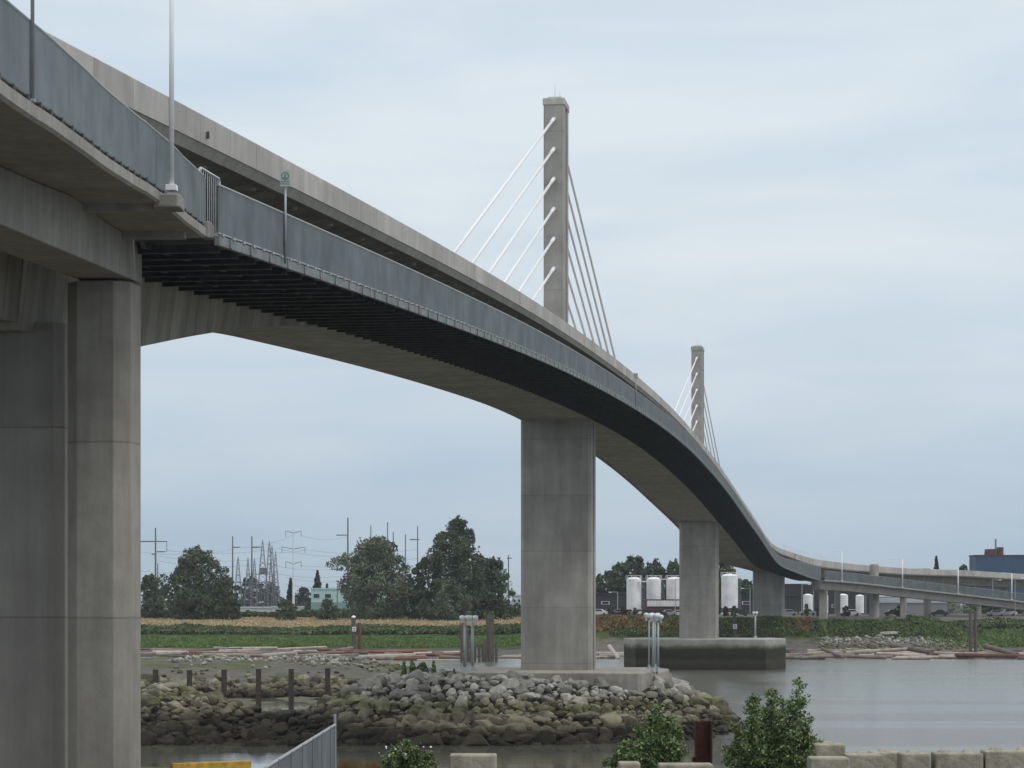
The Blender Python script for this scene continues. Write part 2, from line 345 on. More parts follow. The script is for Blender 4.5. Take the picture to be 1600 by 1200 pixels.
# ---- hanging footpath with railing under the east edge
S0, S1 = 58.0, 538.0
def dfb(s): return DFB+float(np.interp(s, [0, 430, 530, 540], [0, 0, 1.3, 1.35]))
def dft(s): return DFT+float(np.interp(s, [0, 430, 530], [0, 0, -.15]))
ss = list(np.arange(S0, S1, 2.0))+[S1]
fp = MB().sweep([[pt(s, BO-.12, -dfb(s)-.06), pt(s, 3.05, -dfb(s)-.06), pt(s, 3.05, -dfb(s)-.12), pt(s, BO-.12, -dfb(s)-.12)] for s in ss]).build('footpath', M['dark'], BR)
eb = MB().sweep([[pt(s, BO+.02, -dfb(s)-.02), pt(s, BO-.1, -dfb(s)-.02), pt(s, BO-.1, -dfb(s)-.245), pt(s, BO+.02, -dfb(s)-.245)] for s in ss])
for s in np.arange(S0+1, S1, 2.0):
    a = pt(s, BO+.035, -dfb(s)-.03); b = pt(s, BO+.035, -dfb(s)-.235)
    eb.box((a+b)/2, (.04, .14, .2), -axis(s)[3])
eb.build('edge_beam', M['beamst'], fp)
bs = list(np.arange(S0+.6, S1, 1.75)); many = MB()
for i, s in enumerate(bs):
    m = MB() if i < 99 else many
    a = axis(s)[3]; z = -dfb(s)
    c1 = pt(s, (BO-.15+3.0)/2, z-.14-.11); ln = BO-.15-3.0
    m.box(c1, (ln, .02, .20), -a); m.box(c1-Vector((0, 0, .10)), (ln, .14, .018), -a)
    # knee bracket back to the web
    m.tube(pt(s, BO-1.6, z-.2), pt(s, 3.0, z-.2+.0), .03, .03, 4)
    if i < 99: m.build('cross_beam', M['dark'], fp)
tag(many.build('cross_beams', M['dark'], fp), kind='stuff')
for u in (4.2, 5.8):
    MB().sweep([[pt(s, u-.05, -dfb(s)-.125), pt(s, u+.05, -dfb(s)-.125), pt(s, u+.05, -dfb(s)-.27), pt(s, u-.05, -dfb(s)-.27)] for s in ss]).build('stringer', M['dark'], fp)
def fence_bars(pts_top, pts_bot, nrm, depth=.042, th=.008):
    """pts: arrays of bar positions; nrm: outward horizontal normals"""
    T = np.array(pts_top); B = np.array(pts_bot); Nn = np.array(nrm); n = len(T)
    tg = np.stack([-Nn[:, 1], Nn[:, 0], Nn[:, 2]*0], 1)
    V = []
    for P in (B, T):
        for a, b in ((-1, -1), (1, -1), (1, 1), (-1, 1)):
            V.append(P+Nn*(a*depth/2)+tg*(b*th/2))
    V = np.stack(V, 1).reshape(-1, 3)
    base = (np.arange(n)*8)[:, None, None]
    q = np.array([(0, 1, 5, 4), (1, 2, 6, 5), (2, 3, 7, 6), (3, 0, 4, 7)])[None]
    return V, (base+q).reshape(-1, 4)
tp, bt, nn = [], [], []
s = S0+.05
while s < S1:
    a = axis(s)[3]; tp.append(pt(s, BO-.02, -dft(s)-.03)); bt.append(pt(s, BO-.02, -dfb(s)+.05)); nn.append((math.cos(a), -math.sin(a), 0))
    s += .1 if s < 260 or s > 430 else .16
V, Fq = fence_bars(tp, bt, nn, .044)
fn = raw('railing', V, Fq, M['galv'], BR)
hr = MB().sweep([[pt(s, BO-.02+.032*math.cos(q), -dft(s)+.032*math.sin(q)) for q in np.arange(6)*math.pi/3] for s in ss]).build('handrail', M['rail'], fn)
pr_ = MB()
pr_.sweep([[pt(s, BO+.01, -dfb(s)+.055), pt(s, BO-.06, -dfb(s)+.055), pt(s, BO-.06, -dfb(s)+.02), pt(s, BO+.01, -dfb(s)+.02)] for s in ss])
for s in np.arange(S0+.3, S1, 1.0 if True else 2):
    a = axis(s)[3]; pr_.box(pt(s, BO+.0, -dfb(s)+.01), (.10, .16, .07), -a)
pr_.build('bottom_rail', M['rail'], fn)
for k, s in enumerate(np.arange(62.5, 200, 5.1)):
    MB().lathe(pt(s, 6.0, 0), [(.05, -1.0), (.14, -.985), (.15, -.93)], 14).build('underside_light', M['lens'], BR)
# small service rails on the far viaduct parapet
sr = MB()
for a0, a1 in ((470, 556), (680, 790)):
    q = list(np.arange(a0, a1, 4.0))
    for s in q: sr.tube(pt(s, WD-.15, 0), pt(s, WD-.15, 1.0), .035, .035, 4)
    sr.path([pt(s, WD-.15, 1.0) for s in q], .04, 4); sr.path([pt(s, WD-.15, .5) for s in q], .03, 4)
sr.build('service_rail', M['white'], BR)
# clamp and camera on the parapet next to the first lamp
MB().box(pt(60.2, WD+.05, -.47), (.07, .05, .17)).build('bracket', M['dark'], BR)
# yellow marker on far span
MB().box(pt(498, WD+.1, -.75), (.15, 1.4, .9), -axis(498)[3]).build('yellow_marker', M['yellow'], BR)
# ================================================================ near footbridge ramp (left foreground)
npx = [(-70, 29.5), (0, 34), (47, 36), (80, 37.8), (142, 41.5), (160, 43), (198, 46.2), (227, 49), (262, 51.5), (285, 53.5), (308, 56), (322, 57.6)]
nzb = [7.0, 7.29, 7.40, 7.56, 7.79, 7.92, 8.2, 8.48, 8.57, 8.61, 8.76, 8.84]
nX = [(p-800)*Y/FPX for p, Y in npx]; nY = [p[1] for p in npx]
def edge(Y, dz=0, du=0): return Vector((float(spl(nY, nX, Y))+du, Y, float(np.interp(Y, nY, nzb))+dz))
RP = thing('footbridge_ramp', (-9.55, 57, -4.6), 'near grey concrete footpath ramp on a chamfered column at the upper left', 'footbridge')
ys_ = list(np.arange(24, 57.7, .75))
slab = MB().sweep([[edge(max(Y, 29.5), -.03-.06*(29.5-Y if Y < 29.5 else 0), .10), edge(max(Y, 29.5), -.24, .12), edge(max(Y, 29.5), -.33, -.02)] and
    [edge(Y, -.05, .08), edge(Y, -.24, .08), edge(Y, -.29, .03), Vector((-8.80, Y, edge(Y).z-.27)), Vector((-10.2, Y, edge(Y).z-.27)), Vector((-12.2, Y, edge(Y).z-.27)), Vector((-12.2, Y, edge(Y).z-.05))] for Y in ys_ if Y >= 29.5])
slab.build('deck_slab', M['ramp'], RP)
def gz(Y): return 6.56+.0672*(Y-42.2)
g = MB().sweep([[Vector((-8.87, Y, edge(Y).z-.28)), Vector((-8.87, Y, gz(Y))), Vector((-10.15, Y, gz(Y))), Vector((-10.15, Y, edge(Y).z-.28))] for Y in [q for q in ys_ if q >= 29.5]+[58.45]])
g.build('girder', M['ramp'], RP, bevel=.03)
# cross ribs with end blocks that carry lamps
for Y, xl, blk in ((50.6, -8.868, ((-7.42, -6.84), 8.16, 8.44)), (57.4, -8.868, ((-7.42, -7.06), 8.545, 8.94))):
    z = edge(min(Y, 57.6)).z
    yr = Y if Y < 55 else 55.6; z = edge(yr).z
    r_ = MB().box(((xl-7.45)/2, yr, z-.35), (abs(xl+7.45), .35, .16)).build('cross_rib', M['ramp'], RP)
    (xa, xb), za, zb_ = blk
    MB().prism([(xa, Y-.35), (xb-.05, Y-.35), (xb, Y-.28), (xb, Y+.35), (xa, Y+.35)], za, zb_).build('end_block', M['ramp'], r_, bevel=.03)
MB().box((-7.99, 57.86, 8.675), (1.75, 1.12, .22)).build('end_beam', M['ramp'], RP)
# column : chamfered square, slightly turned
cx, cy, hs, ch = -9.545, 57.1, .755, .32
base = [(-hs+ch, -hs), (hs-ch, -hs), (hs, -hs+ch), (hs, hs-ch), (hs-ch, hs), (-hs+ch, hs), (-hs, hs-ch), (-hs, -hs+ch)]
an = R(-7); poly = [(cx+x*math.cos(an)-y*math.sin(an), cy+x*math.sin(an)+y*math.cos(an)) for x, y in base]
MB().prism(poly, -5.2, 7.45).build('column', M['near'], RP, bevel=.02)
MB().box((-9.6, 57.1, 7.51), (.9, .9, .14)).build('bearing', M['dark'], RP)
# railing of the ramp
tp, bt, nn = [], [], []
Y = 29.6
while Y < 57.5:
    d1 = edge(Y+.2)-edge(Y-.2); d1.z = 0; d1.normalize(); n_ = (d1.y, -d1.x, 0)
    tp.append(edge(Y, 1.16)); bt.append(edge(Y, .06)); nn.append(n_); Y += .1
V, Fq = fence_bars(tp, bt, nn, .044, .009)
rf = raw('railing', V, Fq, M['galv'], RP)
q = [Y for Y in np.arange(29.6, 57.5, .45)]
MB().path([edge(Y, 1.18) for Y in q], .028, 8).build('handrail', M['pole'], rf)
brm = MB()
for a_, b_ in zip(q[:-1], q[1:]): brm.tube(edge(a_, .05), edge(b_, .05), .028, .028, 5)
for Y in np.arange(30, 57.4, .95): brm.box(edge(Y, -.005, .0), (.10, .10, .13))
brm.build('bottom_rail', M['dark'], rf)
# guard panel between ramp and bridge railing
gp0, gp1 = Vector((-7.33, 57.0, 8.80)), Vector((-7.05, 58.7, 8.80))
GP = thing('guard_panel', gp0, 'tall rounded steel guard panel of vertical bars where ramp railing meets bridge railing', 'guard panel')
m = MB(); dv = gp1-gp0
def gp(t, z): return gp0+dv*t+Vector((0, 0, z))
HG = 1.40
loop = [gp(.0, .12), gp(.0, HG-.15), gp(.05, HG-.04), gp(.12, HG), gp(.97, HG), gp(1, HG-.05), gp(1, .02), gp(.96, 0), gp(.12, -.05), gp(.04, 0), gp(0, .12)]
m.path(loop, .036, 6)
for k in range(9): t = .13+k*.1; m.tube(gp(t, -.03), gp(t, HG), .014, .014, 5)
m.build('frame', M['lens2'], GP)
MB().box(gp(0, .2), (.09, .05, .05)).box(gp(0, .95), (.09, .05, .05)).build('hinge', M['dark'], GP)
# ---- lamp posts on the ramp
def lamp_post(base, h, r, label, m_, group=None, arm=1.2, name='lamp_post', rz=0):
    t = thing(name, base, label, 'lamp post', group)
    MB().tube(base, base+Vector((0, 0, h)), r, r*.75, 12).build('pole', m_, t, smooth=True)
    MB().box(base+Vector((0, 0, .03 if r < .04 else .06)), (r*(3 if r < .04 else 4.2),)*2+(.05 if r < .04 else .12,)).build('base_plate', m_, t, bevel=.01)
    d_ = Vector((math.cos(rz), math.sin(rz), 0))
    a = MB().tube(base+Vector((0, 0, h-.05)), base+Vector((0, 0, h+.15))+d_*arm, r*.5, r*.4, 6).build('arm', m_, t)
    MB().box(base+Vector((0, 0, h+.12))+d_*(arm+.2), (.5, .2, .1), rz).build('lamp_head', m_, a, bevel=.02)
    return t
lamp_post(Vector((-6.98, 50.0, 8.445)), 6.5, .055, 'tall white lamp post standing on the protruding concrete end block of the near ramp', M['white'], rz=R(180))
lamp_post(Vector((-7.06, 35.9, 7.36)), 6.5, .030, 'slim grey lamp post at the upper left, in front of the ramp railing', M['pole'], rz=R(180))
# ---- sign posts
def text_mesh(txt, size, name, m_, parent, loc, rz=0):
    cu = bpy.data.curves.new(name, 'FONT'); cu.body = txt; cu.size = size; cu.align_x = 'CENTER'; cu.align_y = 'CENTER'; cu.extrude = .001
    o = bpy.data.objects.new('tmp', cu); COL.objects.link(o); bpy.context.view_layer.update()
    me = bpy.data.meshes.new_from_object(o.evaluated_get(bpy.context.evaluated_depsgraph_get())); bpy.data.objects.remove(o)
    me.transform(Matrix.Translation(Vector(loc)-root_loc(parent)) @ Matrix.Rotation(rz, 4, 'Z') @ Matrix.Rotation(R(90), 4, 'X'))
    me.materials.clear(); me.materials.append(m_); ob = bpy.data.objects.new(name, me); COL.objects.link(ob); ob.parent = parent; return ob
def path_sign(s, label, h, back=False):
    b = pt(s, BO+.05, -dfb(s)-.15); t = thing('sign_post', b, label, 'sign post')
    MB().tube(b, b+Vector((0, 0, h)), .035, .035, 8).build('pole', M['pole'], t, smooth=True)
    c = b+Vector((0, -.05, h-.12)); w_, hh = .27, .42
    p = MB().prism([(c.x-w_/2, c.y-.012), (c.x+w_/2, c.y-.012), (c.x+w_/2, c.y+.012), (c.x-w_/2, c.y+.012)], c.z-hh/2, c.z+hh/2).build('sign_panel', M['pole'] if back else M['signwhite'], t)
    if back: return
    f = c+Vector((0, -.016, 0))
    m = MB()
    for k in range(28):
        a0, a1 = 2*math.pi*k/28, 2*math.pi*(k+1)/28
        m.add([f+Vector((r*math.cos(a), 0, .06+r*math.sin(a))) for a, r in ((a0, .082), (a1, .082), (a1, .10), (a0, .10))], [(0, 1, 2, 3)])
    m.build('ring', M['signgreen'], p)
    m = MB().box(f+Vector((0, 0, .10)), (.022, .004, .022)).box(f+Vector((0, 0, .07)), (.02, .004, .035)).box(f+Vector((-.012, 0, .035)), (.010, .004, .035)).box(f+Vector((.012, 0, .035)), (.010, .004, .035))
    for sx in (-.03, .03):
        for k in range(10):
            a0, a1 = 2*math.pi*k/10, 2*math.pi*(k+1)/10
            m.add([f+Vector((sx+r*math.cos(a), 0, .012+r*math.sin(a))) for a, r in ((a0, .014), (a1, .014), (a1, .021), (a0, .021))], [(0, 1, 2, 3)])
    m.build('pictogram', M['signgreen'], p)
    text_mesh('SHARED', .062, 'upper_lettering', M['signgreen'], p, f+Vector((0, 0, -.085)))
    text_mesh('PATHWAY', .055, 'lower_lettering', M['signblack'], p, f+Vector((0, 0, -.15)))
path_sign(64.6, 'small sign with green ring and writing on a post by the near railing', 2.33)
path_sign(183, 'distant plain grey sign panel on a post near the foot of the first pylon', 2.5, True)
# ================================================================ far ramp
rY = [(1288, 528), (1340, 552), (1405, 575), (1462, 593), (1535, 612), (1600, 626), (1680, 640), (1780, 655)]
rb = [906, 910, 917.5, 924, 932, 940, 950, 962]
fX = [(p-800)*Y/FPX for p, Y in rY]; fY = [p[1] for p in rY]; fZ = [(HORI-b)*Y/FPX for b, (p, Y) in zip(rb, rY)]
def far(X, dz=0, u=0):
    Y = float(np.interp(X, fX, fY)); Z = float(np.interp(X, fX, fZ)); dX = .5
    a = math.atan2(float(np.interp(X+3, fX, fY)-np.interp(X-3, fX, fY)), 6)
    return Vector((X-u*math.sin(a)*-1*-1, Y+u*math.cos(a), Z+dz))
RF = thing('footbridge_ramp', (fX[0], fY[0], -4), 'distant grey concrete footpath ramp sloping down to the right on the far bank', 'footbridge')
xs = list(np.arange(fX[0], fX[-1], 3.0))
MB().sweep([[far(X, -.05, -.1), far(X, -.3, -.1), far(X, -.45, .9), far(X, -2.05, 1.1), far(X, -2.05, 3.2), far(X, -.45, 3.4), far(X, -.3, 4.5), far(X, -.05, 4.5)] for X in xs]).build('girder', M['ramp'], RF)
tp, bt, nn = [], [], []
X = fX[0]
while X < fX[-1]-.5:
    e = float(np.interp(X+.5, fX, fY)-np.interp(X-.5, fX, fY)); v = Vector((1, e, 0)).normalized()
    tp.append(far(X, 1.95)); bt.append(far(X, 0)); nn.append((v.y, -v.x, 0)); X += .12*v.x
V, Fq = fence_bars(tp, bt, nn, .05, .012)
r3 = raw('railing', V, Fq, M['galv'], RF)
MB().path([far(X, 1.97) for X in xs], .05, 5).path([far(X, 0) for X in xs], .06, 5).build('handrail', M['rail'], r3)
for px, wpx in ((1300.5, 13), (1424, 9.5), (1540.5, 7), (1612, 7)):
    Yc = float(np.interp(px, [p for p, _ in rY], fY)); X = (px-800)*Yc/FPX; c = far(X, 0, 2.1); w_ = wpx*Yc/FPX
    MB().prism([(c.x-w_/2, c.y-.7), (c.x+w_/2-.3, c.y-.7), (c.x+w_/2, c.y-.4), (c.x+w_/2, c.y+.6), (c.x-w_/2, c.y+.6)], -5, c.z-2.0).build('column', M['pier'], RF)
ords = ['first', 'second', 'third', 'fourth', 'fifth', 'sixth', 'seventh', 'eighth', 'ninth', 'tenth', 'eleventh', 'twelfth']
for i, (px, yt) in enumerate(((1313, 862), (1408, 874), (1495, 887), (1579, 896))):
    Yc = float(np.interp(px, [p for p, _ in rY], fY)); X = (px-800)*Yc/FPX; b = far(X, 0, -.35)
    lamp_post(b, (HORI-yt)*Yc/FPX-b.z, .16, f'white lamp post on the distant ramp, {ords[i]} from the left', M['white'], 'lamp posts on the far ramp', arm=-1.2*2)
# ================================================================ terrain
WZ = -10.1
rng = np.random.default_rng(7)
def sm(a, b, x): t = np.clip((x-a)/(b-a), 0, 1); return t*t*(3-2*t)
def vnoise(x, y, sc, seed=0):
    x = x/sc+seed*17.3; y = y/sc+seed*9.1; xi = np.floor(x).astype(int); yi = np.floor(y).astype(int); fx = x-xi; fy = y-yi
    def h(a, b): v = np.sin(a*127.1+b*311.7+seed*74.7)*43758.5453; return v-np.floor(v)
    fx = fx*fx*(3-2*fx); fy = fy*fy*(3-2*fy)
    return (h(xi, yi)*(1-fx)+h(xi+1, yi)*fx)*(1-fy)+(h(xi, yi+1)*(1-fx)+h(xi+1, yi+1)*fx)*fy
gx = [-60, -36, -28, -25, -22.5, -20.5, -16.5, -14, -11.5, -8, -4, 12, 14, 16, 17.8, 20]
gc = [-6.6, -6.6, -7.0, -7.6, -8.3, -8.75, -8.75, -8.0, -6.9, -6.1, -6.1, -6.6, -7.3, -8.2, -9.4, -12]
def ground(X, Y):
    X = np.asarray(X, float); Y = np.asarray(Y, float)
    bed = -12.5+0*X
    z = np.where(Y < 100, -4.55-8*sm(67, 80, Y), bed)
    # groyne in front of the first river pier
    crest = np.interp(X, gx, gc)
    toe = 171.5+np.interp(X, [-60, 0, 12, 19], [0, 0, 5, 18])
    fr = np.clip((Y-toe)/(187-171.5), 0, 1)**.85
    bkY = np.interp(X, [-60, -20, -13, -6, 20], [198, 198, 214, 216, 216])
    bk = 1-sm(bkY, bkY+10, Y)
    gz_ = WZ-.9+(crest-(WZ-.9))*np.minimum(fr, 1)*bk-1.4*(1-bk)-1.0*(1-sm(0, .06, fr))
    z = np.where((Y > 150) & (Y < 240), np.maximum(z, gz_), z)
    z = np.where((X < -9) & (X > -60) & (Y > 196) & (Y < 275), np.maximum(z, -10.04), z)  # bed raised to a mud sheet across the pool, in place of mirroring water
    # mud bank behind the pool
    xr = np.interp(X, [-60, -20, -8, 0], [1, 1, .35, 0])
    mud = WZ-.6+(3.45*sm(258, 292, Y))*xr
    z = np.where((Y > 235) & (Y < 352), np.maximum(z, mud-6*sm(318, 338, Y)), z)
    # far bank
    w_ = sm(-2, 20, X)
    left = np.interp(Y, [430, 455, 490, 505, 530, 545, 640, 665, 900, 6000], [-12.5, -10.25, -9.6, -9.2, -7.7, -5.7, -3.95, -3.3, -3.2, -3.2])
    right = np.interp(Y, [425, 455, 486, 490, 505, 530, 665, 900, 6000], [-12.5, -10.25, -9.7, -9.3, -3.7, -3.45, -3.3, -3.2, -3.2])
    rr = np.interp(Y, [425, 455, 486, 494, 508, 530, 665, 900, 6000], [-12.5, -10.25, -9.7, -8.9, -6.3, -3.55, -3.3, -3.2, -3.2])
    w2 = sm(82, 96, X); right = right*(1-w2)+rr*w2
    fb_ = left*(1-w_)+right*w_
    z = np.where(Y > 420, np.maximum(z, fb_), z)
    z = z+np.where((Y > 80), (vnoise(X, Y, 3.1, 1)-.5)*.25+(vnoise(X, Y, 9, 2)-.5)*.35*np.where(Y > 440, .6, 1), (vnoise(X, Y, 2.1, 3)-.5)*.12)
    return z
Ys = np.concatenate([np.arange(12, 64, 4), np.arange(64, 84, 1.5), np.arange(84, 166, 10), np.arange(166, 225, 1.1), np.arange(225, 352, 3), np.arange(352, 425, 12), np.arange(425, 560, 1.5), np.arange(560, 680, 6), [700, 740, 800, 900, 1100, 1500, 2200, 3500, 6000]])
us = np.concatenate([[-1.2, -.8, -.5], np.arange(-.33, .335, .0035), [.5, .8, 1.2]])
UU, YY = np.meshgrid(us, Ys); XX = UU*(YY+40); ZZ = ground(XX, YY)
V = np.stack([XX, YY, ZZ], -1).reshape(-1, 3); nc = len(us)
i0 = (np.arange(len(Ys)-1)[:, None]*nc+np.arange(nc-1)[None]).ravel()
Fq = np.stack([i0, i0+1, i0+1+nc, i0+nc], 1)
def ground_extra(t, c, geo, tcn):
    n, l = t.nodes, t.links; at_ = n.new('ShaderNodeAttribute'); at_.attribute_name = 'land'
    m = n.new('ShaderNodeMixRGB'); m.blend_type = 'MULTIPLY'; m.inputs[0].default_value = 1; l.new(at_.outputs['Color'], m.inputs[1]); l.new(c, m.inputs[2])
    z = n.new('ShaderNodeTexNoise'); z.inputs['Scale'].default_value = .9; z.inputs['Detail'].default_value = 8; z.inputs['Roughness'].default_value = .75; l.new(geo.outputs['Position'], z.inputs['Vector'])
    return mulcol(t, m.outputs[0], z.outputs['Fac'], .55, 1.45, .3, .7)
M['ground'] = mat('ground', (.9, .9, .9), .9, var=.12, scale=.12, coord='P', bump=.8, bscale=2, spec=.1, extra=ground_extra)
gr = raw('ground', V, Fq, M['ground']); tag(gr, 'mud flats, river banks and flat land', None, None, 'structure')
lc = np.zeros((len(V), 4), np.float32); lc[:, 3] = 1
X_, Y_, Z_ = V.T; nj = (vnoise(X_, Y_, 7, 5)-.5)*2+(vnoise(X_, Y_, 2.5, 6)-.5)*1.2
def setc(mask, col): lc[mask, :3] = col
setc(np.ones(len(V), bool), (.085, .080, .068))
setc((Y_ < 90), (.13, .115, .085))
setc((Y_ > 90) & (Y_ < 420), (.105, .098, .080))
setc((Y_ > 165) & (Y_ < 225), (.032, .030, .025))  # near-black ground under the rocks: shade of the gaps put into the colour
setc((Y_ > 235) & (Y_ < 352), (.118, .114, .10))
setc((Y_ > 275) & (Y_ < 352) & (vnoise(X_, Y_, 5, 11) > .62), (.085, .095, .05))
setc((X_ < -9) & (Y_ > 194) & (Y_ < 262) & (Z_ < -9.3), (.115, .115, .078))  # olive colour carries the bank's reflection that the pool water would show
lf = X_+nj*4 < 8
B_ = Y_+nj*2.2
setc((Y_ > 420) & (B_ < 495), (.095, .092, .078))
setc((B_ >= 495) & (B_ < 503), (.055, .062, .035))
setc((B_ >= 503), (.060, .105, .028))
setc(lf & (B_ >= 531), (.045, .075, .022))
setc(lf & (B_ >= 545) & (Y_ < 642), (.40, .32, .19))
setc(lf & (Y_ >= 642), (.05, .07, .03))
rg = (~lf)
setc(rg & (B_ >= 486) & (B_ < 494) & (X_ < 92), (.13, .125, .11))
setc(rg & (B_ >= 494) & (B_ < 520) & (X_ < 92), (.062, .085, .028))
br_ = rg & (X_ < 55) & (B_ > 504) & (vnoise(X_, Y_, 6, 9) > .38); setc(br_ & (Y_ < 520), (.16, .105, .05))
setc(rg & (Y_ >= 520), (.11, .105, .09))
ca_ = gr.data.color_attributes.new('land', 'FLOAT_COLOR', 'POINT'); ca_.data.foreach_set('color', lc.ravel())
# ---------------------------------------------------------------- river
wm = bpy.data.materials.new('river_water'); wm.use_nodes = True; t = wm.node_tree; n = t.nodes; l = t.links
p = n['Principled BSDF']; p.inputs['Base Color'].default_value = (.115, .118, .10, 1); p.inputs['Roughness'].default_value = .03; p.inputs['IOR'].default_value = 1.33
g_ = n.new('ShaderNodeNewGeometry'); m1 = n.new('ShaderNodeMapping'); m1.inputs['Scale'].default_value = (.5, 1.0, 1); l.new(g_.outputs['Position'], m1.inputs[0])
z1 = n.new('ShaderNodeTexNoise'); z1.inputs['Scale'].default_value = .9; z1.inputs['Detail'].default_value = 6; z1.inputs['Roughness'].default_value = .6; l.new(m1.outputs[0], z1.inputs['Vector'])
m2 = n.new('ShaderNodeMapping'); m2.inputs['Scale'].default_value = (.010, .085, 1); l.new(g_.outputs['Position'], m2.inputs[0])
z2 = n.new('ShaderNodeTexNoise'); z2.inputs['Scale'].default_value = 1; z2.inputs['Detail'].default_value = 4; l.new(m2.outputs[0], z2.inputs['Vector'])
mr = n.new('ShaderNodeMapRange'); mr.inputs['From Min'].default_value = .4; mr.inputs['From Max'].default_value = .62; mr.inputs['To Min'].default_value = .03; mr.inputs['To Max'].default_value = .13; l.new(z2.outputs['Fac'], mr.inputs['Value'])
mr.inputs['From Min'].default_value = .44; mr.inputs['From Max'].default_value = .58; mr.inputs['To Min'].default_value = .22; mr.inputs['To Max'].default_value = 1.0
sx_ = n.new('ShaderNodeSeparateXYZ'); l.new(g_.outputs['Position'], sx_.inputs[0])
dd_ = n.new('ShaderNodeMath'); dd_.operation = 'MULTIPLY_ADD'; dd_.inputs[1].default_value = .0; 
e1 = n.new('ShaderNodeMapRange'); e1.inputs['From Min'].default_value = 11; e1.inputs['From Max'].default_value = 24; e1.inputs['To Min'].default_value = .07; l.new(sx_.outputs['X'], e1.inputs['Value'])
e2 = n.new('ShaderNodeMapRange'); e2.inputs['From Min'].default_value = 290; e2.inputs['From Max'].default_value = 360; e2.inputs['To Min'].default_value = 0; l.new(sx_.outputs['Y'], e2.inputs['Value'])
em = n.new('ShaderNodeMath'); em.operation = 'MAXIMUM'; l.new(e1.outputs[0], em.inputs[0]); l.new(e2.outputs[0], em.inputs[1])
es = n.new('ShaderNodeMath'); es.operation = 'MULTIPLY'; l.new(mr.outputs[0], es.inputs[0]); l.new(em.outputs[0], es.inputs[1])
rg_ = n.new('ShaderNodeMapRange'); rg_.inputs['To Min'].default_value = .03; rg_.inputs['To Max'].default_value = .16; l.new(em.outputs[0], rg_.inputs['Value']); l.new(rg_.outputs[0], p.inputs['Roughness'])
b_ = n.new('ShaderNodeBump'); b_.inputs['Distance'].default_value = .25; l.new(es.outputs[0], b_.inputs['Strength']); l.new(z1.outputs['Fac'], b_.inputs['Height']); l.new(b_.outputs[0], p.inputs['Normal'])
wa = MB().add([(-2500, 72, WZ), (2500, 72, WZ), (2500, 520, WZ), (-2500, 520, WZ)], [(0, 1, 2, 3)]).build('river', wm)
tag(wa, 'calm grey tidal river', None, None, 'structure')
# ================================================================ rocks
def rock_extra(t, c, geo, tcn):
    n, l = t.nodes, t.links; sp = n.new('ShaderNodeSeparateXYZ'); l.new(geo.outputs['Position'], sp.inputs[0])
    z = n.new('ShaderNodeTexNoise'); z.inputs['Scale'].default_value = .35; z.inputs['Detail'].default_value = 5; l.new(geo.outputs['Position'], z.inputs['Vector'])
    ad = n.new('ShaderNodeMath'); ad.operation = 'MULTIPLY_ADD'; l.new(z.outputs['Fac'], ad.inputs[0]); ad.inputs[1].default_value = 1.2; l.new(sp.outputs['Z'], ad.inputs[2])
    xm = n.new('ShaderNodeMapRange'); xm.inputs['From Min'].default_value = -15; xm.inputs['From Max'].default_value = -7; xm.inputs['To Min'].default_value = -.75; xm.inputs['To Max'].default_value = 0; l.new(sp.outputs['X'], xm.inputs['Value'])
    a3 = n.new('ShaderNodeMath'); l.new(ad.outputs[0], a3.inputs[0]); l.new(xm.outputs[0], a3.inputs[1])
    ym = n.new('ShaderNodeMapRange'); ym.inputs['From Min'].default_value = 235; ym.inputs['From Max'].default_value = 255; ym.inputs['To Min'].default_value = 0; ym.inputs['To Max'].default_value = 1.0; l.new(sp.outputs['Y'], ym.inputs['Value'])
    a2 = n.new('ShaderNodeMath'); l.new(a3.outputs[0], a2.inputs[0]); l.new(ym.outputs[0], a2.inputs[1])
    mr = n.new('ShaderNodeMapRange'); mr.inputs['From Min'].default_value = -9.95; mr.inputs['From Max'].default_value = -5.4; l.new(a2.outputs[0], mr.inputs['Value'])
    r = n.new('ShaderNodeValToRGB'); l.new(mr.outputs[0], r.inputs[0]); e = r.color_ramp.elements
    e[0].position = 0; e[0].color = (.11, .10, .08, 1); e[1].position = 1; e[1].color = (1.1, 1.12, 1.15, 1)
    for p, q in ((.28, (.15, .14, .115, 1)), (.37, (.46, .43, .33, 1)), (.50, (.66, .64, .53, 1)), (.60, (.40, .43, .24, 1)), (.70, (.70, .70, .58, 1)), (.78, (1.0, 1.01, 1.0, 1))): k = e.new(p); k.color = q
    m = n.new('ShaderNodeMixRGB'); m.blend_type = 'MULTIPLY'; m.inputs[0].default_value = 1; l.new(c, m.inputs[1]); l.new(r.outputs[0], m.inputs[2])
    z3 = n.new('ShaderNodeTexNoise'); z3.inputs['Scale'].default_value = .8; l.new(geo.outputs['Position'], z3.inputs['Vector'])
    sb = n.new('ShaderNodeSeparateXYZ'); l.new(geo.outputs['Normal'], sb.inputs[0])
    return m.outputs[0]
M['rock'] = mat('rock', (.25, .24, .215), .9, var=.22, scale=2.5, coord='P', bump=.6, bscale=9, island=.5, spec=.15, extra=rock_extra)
import bmesh
